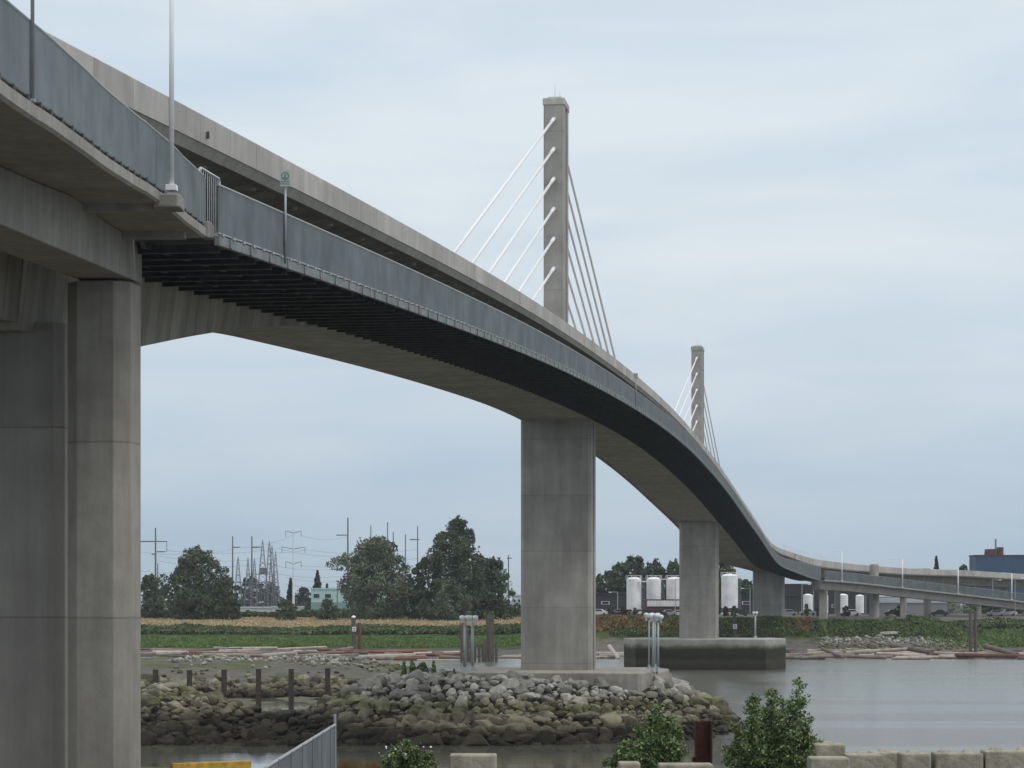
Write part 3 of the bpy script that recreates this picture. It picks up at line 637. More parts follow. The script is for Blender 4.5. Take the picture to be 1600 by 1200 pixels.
def rock_shape(seed, sub=2):
    r = random.Random(seed); bm = bmesh.new(); bmesh.ops.create_icosphere(bm, subdivisions=sub, radius=1)
    dirs = [((Vector((math.cos(2.4*q)*math.sqrt(1-((q+.5)/6.5-1)**2), math.sin(2.4*q)*math.sqrt(1-((q+.5)/6.5-1)**2), (q+.5)/6.5-1))+Vector((r.gauss(0, .28), r.gauss(0, .28), r.gauss(0, .28)))).normalized(), r.uniform(.40, .76)) for q in range(13)]
    for v in bm.verts:
        c = v.co.normalized(); k = 1.0
        for dd, h in dirs:
            q = c.dot(dd)
            if q > 0: k = min(k, h/q) if h/q < k else k
        v.co = c*k*(1+r.uniform(-.012, .012))
    V = np.array([v.co[:] for v in bm.verts]); F_ = np.array([[v.index for v in f.verts] for f in bm.faces]); bm.free(); return V*1.45, F_
RS = [rock_shape(i, 3 if i < 14 else 2) for i in range(28)]
RS1 = [rock_shape(50+i, 1) for i in range(10)]
rk = []                                  # x,y,r
def scatter(x0, x1, y0, y1, n_, rmin, rmax, cond=None, lift=.25, mind=.62):
    cells = {}; cnt = 0
    for _ in range(n_*6):
        if cnt >= n_: break
        x, y = rng.uniform(x0, x1), rng.uniform(y0, y1)
        if cond and not cond(x, y): continue
        r = rng.uniform(rmin, rmax)*(1 if rng.random() < .85 else 1.25)
        k = (int(x/1.5), int(y/1.5)); ok = True
        for a in (-1, 0, 1):
            for b in (-1, 0, 1):
                for (qx, qy, qr) in cells.get((k[0]+a, k[1]+b), ()):
                    if (qx-x)**2+(qy-y)**2 < ((qr+r)*mind)**2: ok = False; break
                if not ok: break
            if not ok: break
        if not ok: continue
        cells.setdefault(k, []).append((x, y, r)); cnt += 1
        rk.append((x, y, float(ground(x, y))+r*lift, r))
pc = axis(200)
def cond_front(x, y):
    if x < -42 or x > 18.5: return False
    z = float(ground(x, y))
    if z < WZ-.8: return False
    if -6 < x < 13 and y > 190.5: return False
    if y > 190 and x < -13 and z < -8.6 and rng.random() < .6: return False
    if -21.6 < x < -15.8 and y > 175.5 and rng.random() < .94: return False
    return True
scatter(-42, 18.5, 171.5, 189.2, 2600, .24, .66, cond_front, .36, .72)
scatter(-22.5, -15, 175, 187, 420, .07, .16, None, .5, .6)
scatter(-42, 18.5, 171.0, 178, 260, .5, .8, cond_front, .3)
scatter(-42, -4, 191, 210, 420, .35, .7, cond_front)
scatter(11, 19, 190, 214, 260, .4, .75, lambda x, y: ground(x, y) > WZ-.6)
scatter(-42, -10, 260, 276, 330, .35, .95, lambda x, y: rng.random() < 1-(y-260)/22, .4)
scatter(-42, -8, 272, 318, 420, .12, .42, lambda x, y: rng.random() < (.35 if y < 300 else 1), .35)
scatter(62, 98, 487, 496, 700, .2, .5, lambda x, y: rng.random() < .75)
vis = sorted(range(len(rk)), key=lambda i: -rk[i][3]/rk[i][1]*(1.0 if rk[i][1] < 192 else .9)*(1 if rk[i][2]+rk[i][3] > WZ+.1 else .2)*(1 if -.215 < rk[i][0]/rk[i][1] < .25 else .1))
big = set(vis[:295]); protos = {}
VV, FF, off = [], [], 0
def rmat(i):
    r = random.Random(i*7+1); return Matrix.Rotation(r.uniform(0, 6.28), 3, 'Z') @ Matrix.Rotation(r.uniform(-.5, .5), 3, 'X'), (r.uniform(.8, 1.5), r.uniform(.75, 1.15), r.uniform(.6, 1.0))
for i, (x, y, z, r) in enumerate(rk):
    Rm, sc_ = rmat(i)
    if i in big:
        k = i % 14
        if k not in protos:
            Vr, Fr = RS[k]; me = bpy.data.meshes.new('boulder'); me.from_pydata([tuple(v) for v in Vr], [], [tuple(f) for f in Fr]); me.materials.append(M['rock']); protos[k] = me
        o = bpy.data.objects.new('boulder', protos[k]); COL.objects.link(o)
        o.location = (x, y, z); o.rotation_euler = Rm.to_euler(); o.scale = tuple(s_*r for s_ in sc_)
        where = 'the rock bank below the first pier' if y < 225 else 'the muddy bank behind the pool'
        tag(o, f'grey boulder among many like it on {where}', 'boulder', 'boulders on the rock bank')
    else:
        Vr, Fr = RS1[i % len(RS1)] if (r < .45 or y > 250) else RS[14+i % 14]
        Vw = (Vr*np.array(sc_)*r) @ np.array(Rm).T+np.array((x, y, z)); VV.append(Vw); FF.append(Fr+off); off += len(Vr)
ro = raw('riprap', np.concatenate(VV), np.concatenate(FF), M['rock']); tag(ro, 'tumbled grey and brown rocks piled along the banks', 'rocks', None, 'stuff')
# ================================================================ vegetation
def leaves(P, size, seed=0, up=0.0, aspect=1.6):
    """one folded-free rhombus leaf per point"""
    g = np.random.default_rng(seed); n_ = len(P)
    a = g.normal(size=(n_, 3)); a[:, 2] += up; a /= np.linalg.norm(a, axis=1)[:, None]
    b = np.cross(a, g.normal(size=(n_, 3))); b /= np.linalg.norm(b, axis=1)[:, None]
    s_ = size*g.uniform(.6, 1.4, n_)[:, None]
    V = np.stack([P-a*s_*aspect*.5, P+b*s_*.5, P+a*s_*aspect*.5, P-b*s_*.5], 1).reshape(-1, 3)
    return V, np.arange(n_*4).reshape(-1, 4)
def clump_pts(c, r, n_, g):
    d_ = g.normal(size=(n_, 3)); d_ /= np.linalg.norm(d_, axis=1)[:, None]
    q = g.uniform(.35, 1.0, n_)**.6
    return np.array(c)+d_*q[:, None]*np.array(r)
def tree(name, px, ytop, ybase, Y, wpx, m_, label, cat='tree', nclump=60, nleaf=9000, seed=1, leaf=.5, low=.12, round_=.5, group=None, lean=0, shape=None):
    g = np.random.default_rng(seed); k = Y/FPX; X0 = (px-800)*k; zt = (HORI-ytop)*k; zg = float(ground(X0, Y))
    H = zt-zg; W_ = wpx*k/2; t = thing(name, (X0, Y, zg), label, cat, group)
    ph = g.uniform(0, 6.28, 6); cl = []
    nb = int(nclump*2.6)
    for i in range(nb):
        f = g.uniform(low, 1)
        prof = max(.12, math.sin(math.pi*min(1, f*.74+.26)))**round_ if shape is None else float(np.interp(f, *shape))
        ang = g.uniform(0, 2*math.pi)
        prof *= 1+.24*math.sin(f*9+ph[0]+ang)+.16*math.sin(f*17+ph[1]+2*ang)
        rr = W_*prof*math.sqrt(g.uniform(.05, 1))*.93
        c = (X0+rr*math.cos(ang)+lean*f*W_, Y+rr*math.sin(ang)*.8, zg+f*H*.955)
        r = W_*g.uniform(.09, .2)*(1.1-.45*f); cl.append((c, (r*1.15, r*1.15, r*.95)))
    for i in range(8):
        a_ = g.uniform(0, 6.28); q = W_*g.uniform(0, .42); cl.append(((X0+q*math.cos(a_), Y+q*math.sin(a_), zt-H*g.uniform(.0, .07)-q*.35), (W_*.07, W_*.07, W_*.12)))
    wts = np.array([c[1][0]**1.6 for c in cl]); wts /= wts.sum()
    P = [clump_pts(c, r, max(8, int(nleaf*w_*1.15)), g) for (c, r), w_ in zip(cl, wts)]
    n2 = int(nleaf*.16); f = g.uniform(low*.6, .9, n2); a_ = g.uniform(0, 6.28, n2); q = W_*.8*np.sin(np.pi*np.minimum(1, f*.74+.26))**round_*np.sqrt(g.uniform(0, 1, n2))
    P.append(np.stack([X0+q*np.cos(a_)+lean*f*W_, Y+q*np.sin(a_)*.8, zg+f*H], 1))
    n3 = int(nleaf*.06); P.append(P[0][:0] if n3 < 1 else np.concatenate(P)[g.integers(0, sum(map(len, P)), n3)]+g.normal(size=(n3, 3))*W_*.06)
    P = np.concatenate(P)
    V, Fq = leaves(P, leaf*.82, seed); raw('crown', V, Fq, m_, t)
    tr = MB(); tr.tube((X0, Y, zg-.3), (X0+lean*W_*.4, Y, zg+H*.5), W_*.05+.08, W_*.03+.04, 7)
    for (c, r) in cl[:nb:max(1, nb//18)]:
        f = g.uniform(.12, .45); tr.tube((X0+lean*W_*.8*f, Y, zg+H*f), c, W_*.02+.04, .03, 5)
    tr.build('trunk', M['bark'], t); return t
def conifer(px, ytop, Y, wpx, label, seed=3, nleaf=3500, m_=None, group=None, leaf=.45):
    g = np.random.default_rng(seed); k = Y/FPX; X0 = (px-800)*k; zt = (HORI-ytop)*k; zg = float(ground(X0, Y)); H = zt-zg; W_ = wpx*k/2
    t = thing('conifer_tree', (X0, Y, zg), label, 'conifer', group)
    f = g.uniform(.05, 1, nleaf)**1.0; tier = np.floor(f*13+g.uniform(0, .6, nleaf))/13.5
    ang = g.uniform(0, 2*np.pi, nleaf); lob = 1+.28*np.sin(ang*3+tier*40)
    rr = W_*(1-f)**.85*np.sqrt(g.uniform(.05, 1, nleaf))*lob+.05
    P = np.stack([X0+rr*np.cos(ang), Y+rr*np.sin(ang), zg+H*(f*.97+.02)-rr*.25], 1)
    V, Fq = leaves(P, leaf, seed); raw('crown', V, Fq, m_ or M['conifer'], t)
    MB().tube((X0, Y, zg-.3), (X0, Y, zt-.3), .06*W_+.1, .04, 6).build('trunk', M['bark'], t); return t
def hedge(name, label, cat, x0, x1, yf, hf, n_, m_, leaf, seed, depth=4.0, kind='stuff', zoff=0, up=0):
    g = np.random.default_rng(seed); X = g.uniform(x0, x1, n_); Y = yf(X)+g.uniform(-depth/2, depth/2, n_)
    hgt = hf(X, Y); Z = ground(X, Y)+g.uniform(0, 1, n_)**.7*hgt+zoff
    keep = hgt > .05
    V, Fq = leaves(np.stack([X, Y, Z], 1)[keep], leaf, seed, up); o = raw(name, V, Fq, m_); tag(o, label, cat, None, kind); return o
tree('broadleaf_tree', 308, 856, 960, 610, 120, M['leafdark'], 'big dark broadleaf tree on the far left, right of the near column', seed=11, nclump=70, nleaf=13000, round_=.55, low=.05)
tree('broadleaf_tree', 236, 898, 960, 622, 62, M['leafdark'], 'low dark tree just right of the near column, below the timber crossarm pole', seed=12, nclump=34, nleaf=6000, low=.05)
tree('broadleaf_tree', 352, 905, 960, 604, 56, M['leafdark'], 'lower dark tree leaning against the right side of the big left tree', seed=13, nclump=34, nleaf=6000, low=.05)
tree('broadleaf_tree', 586, 838, 960, 612, 128, M['leafgrey'], 'wide rounded willow-like tree in front of the mint green building', seed=14, nclump=80, nleaf=15000, round_=.36, low=.04)
tree('broadleaf_tree', 716, 808, 960, 604, 118, M['leafdark'], 'tallest dark tree left of the first river pier', seed=15, nclump=85, nleaf=16000, round_=.7, low=.04)
tree('broadleaf_tree', 768, 872, 960, 606, 92, M['leafdark'], 'dark shoulder tree between the tallest tree and the first river pier', seed=16, nclump=45, nleaf=8000, low=.04)
tree('broadleaf_tree', 668, 868, 960, 608, 70, M['leafdark'], 'dark tree filling the gap left of the tallest tree', seed=17, nclump=40, nleaf=7000, low=.04)
tree('bush', 706, 908, 962, 596, 74, M['leafgrey'], 'pale grey-green bush at the foot of the tallest tree', 'bush', seed=18, nclump=30, nleaf=5500, low=.05, leaf=.4)
tree('bush', 448, 938, 962, 600, 42, M['leafdark'], 'dark round bush left of the mint green building', 'bush', seed=19, nclump=16, nleaf=2200, low=.05, leaf=.4)
tree('bush', 512, 936, 962, 600, 36, M['leafdark'], 'dark round bush before the mint green building', 'bush', seed=20, nclump=16, nleaf=2200, low=.05, leaf=.4)
M['leaffar'] = leafmat('far_leaves', (.085, .092, .085))
for i, (px, yt, wp, lb) in enumerate(((392, 902, 52, 'hazy distant tree behind the left lattice masts'), (424, 912, 44, 'hazy distant tree behind the right lattice masts'), (473, 918, 40, 'hazy distant tree right of the three-armed pylon'))):
    tree('distant_tree', px, yt, 955, 860, wp, M['leaffar'], lb, seed=30+i, nclump=26, nleaf=3500, leaf=.6, low=.05)
conifer(496, 891, 820, 26, 'dark conifer rising behind the mint green building', 5)
conifer(454, 903, 800, 18, 'thin dark conifer beside the three-armed pylon', 6, 2200)
conifer(511, 912, 815, 9, 'very small conifer right of the dark conifer behind the mint green building', 7, 1200)
for i, (px, yt, wp, mm_, lb) in enumerate(((948, 893, 46, 'leafmid', 'green tree just right of the first river pier'), (990, 868, 52, 'leafdark', 'tall dark tree behind the leftmost silo'), (1022, 874, 46, 'leafdark', 'dark tree behind the second silo'), (969, 880, 40, 'leafmid', 'green tree behind and left of the leftmost silo'), (1056, 876, 50, 'leafgreen', 'light green tree behind the third silo, beside the second river pier'), (1134, 872, 40, 'leafgreen', 'light green tree behind the silo right of the second river pier'), (1165, 905, 40, 'leafdark', 'dark low tree under the bridge right of the second river pier'))):
    tree('broadleaf_tree', px, yt, 950, 730, wp*1.35, M[mm_], lb, seed=40+i, nclump=40, nleaf=7500, leaf=.6, low=.03, round_=.5)
conifer(1463, 868, 760, 25, 'small dark spruce above the distant viaduct left of the blue building', 9, 1500)
tree('broadleaf_tree', 1506, 882, 950, 765, 30, M['leafgreen'], 'small light tree between the spruce and the blue building', seed=60, nclump=18, nleaf=2200, leaf=.6, low=.5)
tree('broadleaf_tree', 1440, 926, 955, 745, 130, M['leafmid'], 'low wide green tree under the distant viaduct', seed=61, nclump=40, nleaf=5000, leaf=.6, low=.05)
tree('broadleaf_tree', 1560, 930, 955, 745, 110, M['leafmid'], 'low green tree under the right end of the distant viaduct', seed=62, nclump=40, nleaf=4500, leaf=.6, low=.05)
hv = lambda s_, a, b: (lambda X, Y: a+(b-a)*vnoise(X, Y*0, s_, 4)+.6*(vnoise(X, Y*0, s_/3, 8)-.5))
hedge('shoreline_shrubs', 'dark green bramble band along the far left bank', 'shrubs', -92, 22, lambda X: 539.5+0*X, hv(9, .2, 1.5), 26000, M['leafmid'], .42, 71, 8)
hedge('embankment_shrubs', 'dark green hedge at the foot of the far left trees', 'shrubs', -112, 14, lambda X: 648+0*X, hv(12, .9, 2.2), 20000, M['leafmid'], .45, 72, 6)
hedge('embankment_shrubs', 'green and brown scrub on the far bank under the bridge', 'shrubs', 20, 140, lambda X: 503+np.interp(X, [88, 100], [0, 14]), hv(7, .0, 1.0), 30000, M['leafgreen'], .36, 73, 14)
hedge('embankment_shrubs', 'dark bushes above the marsh at the far right', 'shrubs', 84, 140, lambda X: 516+0*X, hv(8, .5, 2.2), 14000, M['leafmid'], .4, 74, 8)
hedge('marsh_grass', 'bright green marsh grass along the far left shore', 'grass', -92, 12, lambda X: 516+0*X, lambda X, Y: .5+0*X, 36000, M['marsh'], .28, 75, 26, up=3)
hedge('marsh_grass', 'bright green marsh grass along the far right shore', 'grass', 84, 140, lambda X: 502+0*X, lambda X, Y: .5+0*X, 16000, M['marsh'], .28, 76, 18, up=3)
M['dry'] = leafmat('dry_grass', (.38, .31, .19), .25)
hedge('dry_grass', 'dry tan grass on the flat bank in front of the far trees', 'grass', -100, 20, lambda X: 585+0*X, lambda X, Y: .55+0*X, 30000, M['dry'], .3, 77, 84, up=3)
M['reed'] = leafmat('brown_reed', (.19, .13, .065), .35)
hedge('dry_grass', 'brown dead scrub on the bank between the two river piers', 'grass', 14, 62, lambda X: 505+0*X, hv(5, .1, 1.2), 12000, M['reed'], .35, 78, 12, up=2)
hedge('rock_bank_weeds', 'green weeds growing behind the rock bank left of the first river pier', 'weeds', -10.2, -4.6, lambda X: 194+0*X, lambda X, Y: .25+1.35*np.abs(np.sin(2.3*X+1.1*np.sin(3*X)))**3, 7500, M['shrub'], .13, 79, 2.0)
# ---- foreground shrubs
def shrub(px, ytop, Y, wpx, label, seed, stems, nleaf, leaf=.075, m_=None, name='shrub'):
    g = np.random.default_rng(seed); k = Y/FPX; X0 = (px-800)*k; zg = float(ground(X0, Y))
    t = thing(name, (X0, Y, zg), label, 'shrub'); P = []; stm = MB()
    for (qx, qy, dens) in stems:
        tipx, tipz = (qx-800)*k, (HORI-qy)*k; dy = g.uniform(-.5, .5)
        b = np.array((X0+(tipx-X0)*.3+g.uniform(-.1, .1), Y+dy*.3, zg)); e = np.array((tipx, Y+dy, tipz))
        mid = (b+e)/2+np.array((.12*(tipx-X0), 0, .1)); ts = np.linspace(0, 1, 9)
        cv = [(1-u)**2*b+2*u*(1-u)*mid+u*u*e for u in ts]
        for a_, c_ in zip(cv[:-1], cv[1:]): stm.tube(a_, c_, .012, .009, 4)
        for j in range(int(dens*26)):
            u = g.uniform(.12, 1); i_ = min(7, int(u*8)); c0 = cv[i_]+(cv[i_+1]-cv[i_])*(u*8-i_)
            ln = .42*(1-u*.6)*g.uniform(.4, 1.2); dd = g.normal(size=3); dd[2] = abs(dd[2])*.7; dd /= np.linalg.norm(dd)
            e2 = c0+dd*ln
            m_n = int(nleaf/ (sum(s_[2] for s_ in stems)*26))+1
            w_ = g.uniform(.1, 1.05, m_n)[:, None]; P.append(c0+(e2-c0)*w_+g.normal(size=(m_n, 3))*.05)
    P = np.concatenate(P); V, Fq = leaves(P, leaf, seed, .2, 1.9); raw('foliage', V, Fq, m_ or M['shrub'], t); stm.build('stem', M['bark'], t); return t
shrub(1205, 1065, 62, 150, 'large leafy green shrub at the bottom right, left of the concrete blocks', 81,
      [(1250, 1066, 1.6), (1236, 1100, 1.6), (1205, 1082, 1.6), (1195, 1110, 1.5), (1178, 1092, 1.4), (1163, 1108, 1.3), (1150, 1135, 1.3), (1262, 1120, 1.3), (1270, 1150, 1.1), (1282, 1160, .8), (1180, 1140, 1.8), (1215, 1140, 1.8), (1240, 1145, 1.8), (1140, 1170, 1.2), (1160, 1160, 1.6), (1200, 1165, 2), (1230, 1170, 2), (1262, 1178, 1.6), (1130, 1185, .9), (1222, 1095, 1.0), (1256, 1092, 1.2), (1170, 1120, 1.0)], 26000, .046)
shrub(1015, 1110, 64, 110, 'spreading green shrub left of the thick rusty pile', 82,
      [(1033, 1106, 1.2), (1020, 1125, 1.1), (1045, 1125, 1.2), (1058, 1140, 1), (1000, 1140, .9), (1000, 1160, 1.4), (1025, 1150, 1.6), (1048, 1158, 1.4), (980, 1165, .9), (965, 1180, .9), (990, 1180, 1.3), (1068, 1170, .6), (1020, 1180, 1.6), (950, 1192, .6), (1042, 1185, 1.3)], 17000, .05)
fb_t = shrub(636, 1160, 61, 90, 'small bush with pale flowers at the bottom centre', 83, [(640, 1160, 1), (622, 1168, .9), (655, 1168, .9), (608, 1180, .8), (668, 1182, .8), (635, 1178, 1.5), (600, 1192, .5), (678, 1190, .5)], 6500, .045)
g = np.random.default_rng(5); kk = 61/FPX
P = np.stack([((636+g.normal(size=40)*24)-800)*kk, 60.6+g.normal(size=40)*.2, (HORI-(1176+g.normal(size=40)*9))*kk], 1)
V, Fq = leaves(P, .05, 3, 0, 1); raw('flowers', V, Fq, M['white'], fb_t)
for px, yt, wp, lb, sd_ in ((543, 1182, 40, 'dry reddish grass tuft beside the end of the metal fence', 91), (580, 1188, 26, 'small dry grass tuft right of the reddish tuft', 92), (655, 1190, 30, 'short dry grass tuft under the flowering bush', 93)):
    g = np.random.default_rng(sd_); Yt = 62; k = Yt/FPX; X0 = (px-800)*k; zg = float(ground(X0, Yt)); zt = (HORI-yt)*k
    n_ = 500; bx = X0+g.normal(size=n_)*wp*k*.22; by = Yt+g.normal(size=n_)*.2; hh = (zt-zg)*g.uniform(.4, 1, n_); lx = g.normal(size=n_)*.12
    V = np.stack([np.stack([bx-.006, by, zg+0*bx], 1), np.stack([bx+.006, by, zg+0*bx], 1), np.stack([bx+lx+.002, by, zg+hh], 1), np.stack([bx+lx-.002, by, zg+hh], 1)], 1).reshape(-1, 3)
    o = raw('grass_tuft', V, np.arange(n_*4).reshape(-1, 4), M['reed'], loc=(X0, Yt, zg)); tag(o, lb, 'grass tuft')
# ================================================================ foreground objects
M['block'] = mat('block_concrete', (.33, .31, .25), .9, var=.2, scale=3, bump=.5, bscale=12, extra=streaks(2.5, 1.5, .72, 1.12))
def lock_block(px0, px1, ytop, Y, label, rz=0, lug=True):
    k = Y/FPX; w_ = (px1-px0)*k; X = ((px0+px1)/2-800)*k; zt = (HORI-ytop)*k; h = .76
    t = thing('concrete_block', (X, Y+.38, zt-h), label, 'concrete block', 'concrete blocks along the near bank')
    pr = [(X-w_/2, Y), (X+w_/2, Y), (X+w_/2, Y+.75), (X-w_/2, Y+.75)]
    m = MB().prism(pr, zt-h, zt)
    b = m.build('block_body', M['block'], t, bevel=.045)
    if lug:
        mm = MB()
        for fx in ([0] if w_ < 1.0 else [-w_*.25, w_*.25]):
            c = (X+fx, Y+.38); s_ = .17; mm.prism([(c[0]-s_, c[1]-s_), (c[0]+s_, c[1]-s_), (c[0]+s_, c[1]+s_), (c[0]-s_, c[1]+s_)], zt, zt+.06, .6, c)
        mm.build('top_stud', M['block'], t)
    return t
lock_block(1272, 1321, 1163, 61.5, 'mossy concrete block, higher than its row, beside the large leafy shrub')
lock_block(1266, 1328, 1184, 58.5, 'concrete block in front of and below the mossy raised block', lug=False)
lock_block(1323, 1380, 1179, 60, 'concrete block right of the mossy raised block, front of an overlapping pair')
lock_block(1362, 1409, 1175.5, 61.6, 'concrete block half hidden behind its left neighbour')
lock_block(1408, 1454, 1177.5, 60, 'narrow concrete block left of the long two-studded block')
lock_block(1462, 1537, 1177, 60, 'long two-studded concrete block right of the narrow block')
lock_block(1540, 1625, 1173.5, 60, 'concrete block cut by the right edge of the photo')
lock_block(702, 776, 1179.5, 60.5, 'lone pale concrete block at the bottom centre', lug=False)
lock_block(967, 1001, 1192, 58.5, 'small low concrete block in front of the spreading shrub', lug=False)
lock_block(1030, 1115, 1194.5, 58, 'low concrete block below the thick rusty pile', lug=False)
# rusty H pile
c = at(1099, 1126, 65.5); zg = -4.7
HP = thing('steel_pile', (c.x, c.y, zg), 'thick dark red rusty steel pile standing between the two foreground shrubs', 'steel pile')
MB().box((c.x-.2, c.y, (c.z+zg)/2), (.05, .42, c.z-zg)).box((c.x+.2, c.y, (c.z+zg)/2), (.05, .42, c.z-zg)).build('flange', M['rust'], HP)
MB().box((c.x, c.y, (c.z+zg)/2-.01), (.348, .05, c.z-zg-.02)).build('web', M['rust'], HP)
MB().box((c.x-.26, c.y-.1, -4.2), (.1, .12, .12)).build('bolt_lug', M['rust'], HP)
# yellow barrier
a = at(268, 1193, 60); b = at(391, 1188, 61)
YB = thing('barrier', (a.x, a.y, -4.55), 'dirty yellow barrier beam at the bottom edge beside the near column', 'barrier')
cc = (a+b)/2; ang = math.atan2(b.y-a.y, b.x-a.x)
MB().box((cc.x, cc.y, cc.z-.13), ((b-a).length, .18, .26), ang).build('beam', M['yellow'], YB, bevel=.02)
MB().box((a.x+.3, a.y, (-4.55+cc.z-.26)/2), (.12, .12, abs(cc.z-.26+4.55))).box((b.x-.3, b.y, (-4.55+cc.z-.26)/2), (.12, .12, abs(cc.z-.26+4.55))).build('foot', M['yellow'], YB)
# metal picket fence running away from the camera
FT = thing('metal_fence', (-3.7, 50, -4.55), 'grey metal picket fence running up to a taller end post at the bottom left', 'fence')
def fp_(Y, z): return Vector((float(np.interp(Y, [30, 50.4], [-3.83, -3.66])), Y, z))
tp, bt, nn = [], [], []
for Y in np.arange(30, 50.3, .1): tp.append(fp_(Y, -2.55)); bt.append(fp_(Y, -4.4)); nn.append((1, 0, 0))
V, Fq = fence_bars(tp, bt, nn, .05, .01); raw('pickets', V, Fq, M['galv'], FT)
MB().tube(fp_(30, -2.52), fp_(50.4, -2.52), .03, .03, 8).tube(fp_(30, -4.38), fp_(50.4, -4.38), .03, .03, 6).build('rail', M['rail'], FT)
for Y in (33, 35, 37, 39, 41, 43, 45, 47, 49): MB().tube(fp_(Y, -4.6)+Vector((.03, 0, 0)), fp_(Y, -2.5)+Vector((.03, 0, 0)), .018, .018, 6).build('post', M['galv'], FT)
MB().tube(fp_(50.4, -4.6), fp_(50.4, -2.3), .03, .03, 8).build('post', M['rail'], FT)
# ================================================================ piles and dolphins
for i, (px, yt) in enumerate(((243, 1047), (296, 1048), (350, 1047), (404, 1046), (455, 1046), (512, 1045))):
    Yp = 229; c = at(px, yt, Yp); wv = .46
    t = thing('steel_pile', (c.x, c.y, -11.5), f'dark steel pile in the pool behind the rocks, {ords[i]} from the left', 'steel pile', 'steel piles in a row across the pool')
    MB().box((c.x-.0, c.y-.2, (c.z-11.5)/2), (wv, .05, c.z+11.5)).box((c.x, c.y+.2, (c.z-11.5)/2), (wv, .05, c.z+11.5)).box((c.x, c.y, (c.z-11.5)/2-.01), (.05, .349, c.z+11.48)).build('pile_section', M['pile'], t)
    MB().box((c.x, c.y, c.z+.02), (.5, .5, .04)).build('pile_cap', M['rust'], t)
def timber_pile(px, yt, Y, wpx, label, m_, lean=0, sign=None, group=None, cap=False, zb=-11.5):
    c = at(px, yt, Y); r = wpx*Y/FPX/2; t = thing('timber_pile', (c.x+lean, Y, zb), label, 'timber pile', group)
    rings = []; rr = random.Random(int(px*3))
    for f in np.linspace(0, 1, 7):
        cxx = c.x+lean*(1-f); rings.append([Vector((cxx+r*(1.08-.12*f)*(1+rr.uniform(-.1, .1))*math.cos(a), Y+r*math.sin(a), zb+(c.z-zb)*f)) for a in np.arange(8)*math.pi/4])
    MB().sweep(rings).build('pile_shaft', m_, t)
    if cap: MB().lathe((c.x, Y, c.z), [(r*1.05, 0), (r*1.05, .1), (r*.2, .45)], 8).build('pile_cap', M['white'], t)
    if sign: 
        s_ = at(sign[0], sign[1], Y-r-.08); sp_ = MB().box(s_, (sign[2]*Y/FPX, .04, sign[2]*1.2*Y/FPX)).build('marker_board', M['white'], t)
        MB().box(s_+Vector((0, -.03, .12)), (.35, .02, .16)).box(s_+Vector((.0, -.03, -.22)), (.5, .02, .1)).build('marks', M['signblack'], sp_)
    return t
timber_pile(552.5, 965, 478, 7, 'timber pile with a small white board, left of its rusty neighbour in mid river', M['wood'], sign=(553.5, 983, 6), cap=True)
timber_pile(562, 973, 478, 5.5, 'rusty brown pile beside the timber pile with the white board', M['log3'])
DG = 'timber piles clustered left of the first river pier'
for i, (px, yt, wp, ln, lb) in enumerate(((722.5, 972, 6, 0, 'timber pile behind the left pair of white-headed lamps'), (729.5, 985, 6.5, 0, 'dark timber pile between the left pair of white-headed lamps'), (761.5, 959, 5.5, .4, 'tallest timber pile of the clump, on its left side'), (766, 960, 5, 0, 'tall pale timber pile in the middle of the clump'), (770, 962, 4.5, -.3, 'tall thin timber pile on the right side of the clump'), (777, 974, 4, 3.0, 'leaning timber pile sticking out right of the clump'),
        (736, 1004, 5, 0, None), (749, 1007, 4, 0, None), (754.5, 1006, 4.5, 0, None), (759, 1000, 4, 0, None), (764, 1001, 4.5, 0, None), (770, 1002, 4, 0, None), (775.5, 1007, 4.5, 0, None), (742, 1010, 4, 0, None))):
    sh = [q for q in (736, 742, 749, 754.5, 759, 764, 770, 775.5)]
    if lb is None: lb = f'short dark timber stub left of the first river pier, {ords[sh.index(px)]} from the left'
    timber_pile(px, yt, 418+(i % 3)*3, wp, lb, M['wood'], lean=-ln if px == 777 else ln, group=DG)
timber_pile(1516.5, 954, 470, 6, 'left timber pile of the pair standing in the right part of the river', M['wood'], cap=False)
timber_pile(1524, 956, 471, 5, 'right, paler timber pile of the pair in the right part of the river', M['wood'])
timber_pile(1147.5, 963, 468, 6, 'dark pile with a white board behind the second pier base', M['wood'], sign=(1148.5, 979, 6), lean=.8)
# white-headed twin lamps on the pier bases
def twin_lamp(px, yt, yb, Y, label, group, r=.13):
    c = at(px, yb, Y); zb = PZ1; zt = (HORI-yt)*Y/FPX
    t = thing('navigation_lamp', (c.x, Y, zb), label, 'lamp', group)
    MB().tube((c.x, Y, zb), (c.x, Y, zt-.35), r, r*.85, 10).build('post', M['pole'], t, smooth=True)
    MB().tube((c.x, Y, zb), (c.x, Y, zb+.35), r*2.2, r*1.4, 10).build('post_foot', M['pole'], t)
    for sx in (-.22, .22):
        MB().lathe((c.x+sx, Y, zt), [(.05, -.42), (.09, -.38), (.09, -.15), (.19, -.12), (.24, .08), (.19, .2), (.05, .24)], 12).build('lamp_head', M['white'], t, smooth=True)
    return t
G1 = 'twin white lamps on the pier bases'
twin_lamp(726.5, 966, 1048, 194, 'left one of two twin-headed lamps at the left end of first pier base', G1)
twin_lamp(738.5, 966, 1048, 196, 'right one of two twin-headed lamps at the left end of first pier base', G1)
twin_lamp(1020.5, 963, 1046, 192.5, 'front left twin-headed lamp at the right end of first pier base', G1, .11)
twin_lamp(1028, 965, 1045, 193, 'front right twin-headed lamp at the right end of first pier base', G1, .11)
twin_lamp(1014, 962, 1042, 201, 'rear left thin lamp at the right end of the first pier base', G1, .07)
twin_lamp(1023.5, 962, 1042, 203, 'rear right thin lamp at the right end of the first pier base', G1, .07)
twin_lamp(1180, 958, 998, 376, 'single lamp on the right end of the second, tide-stained pier base', G1, .17)
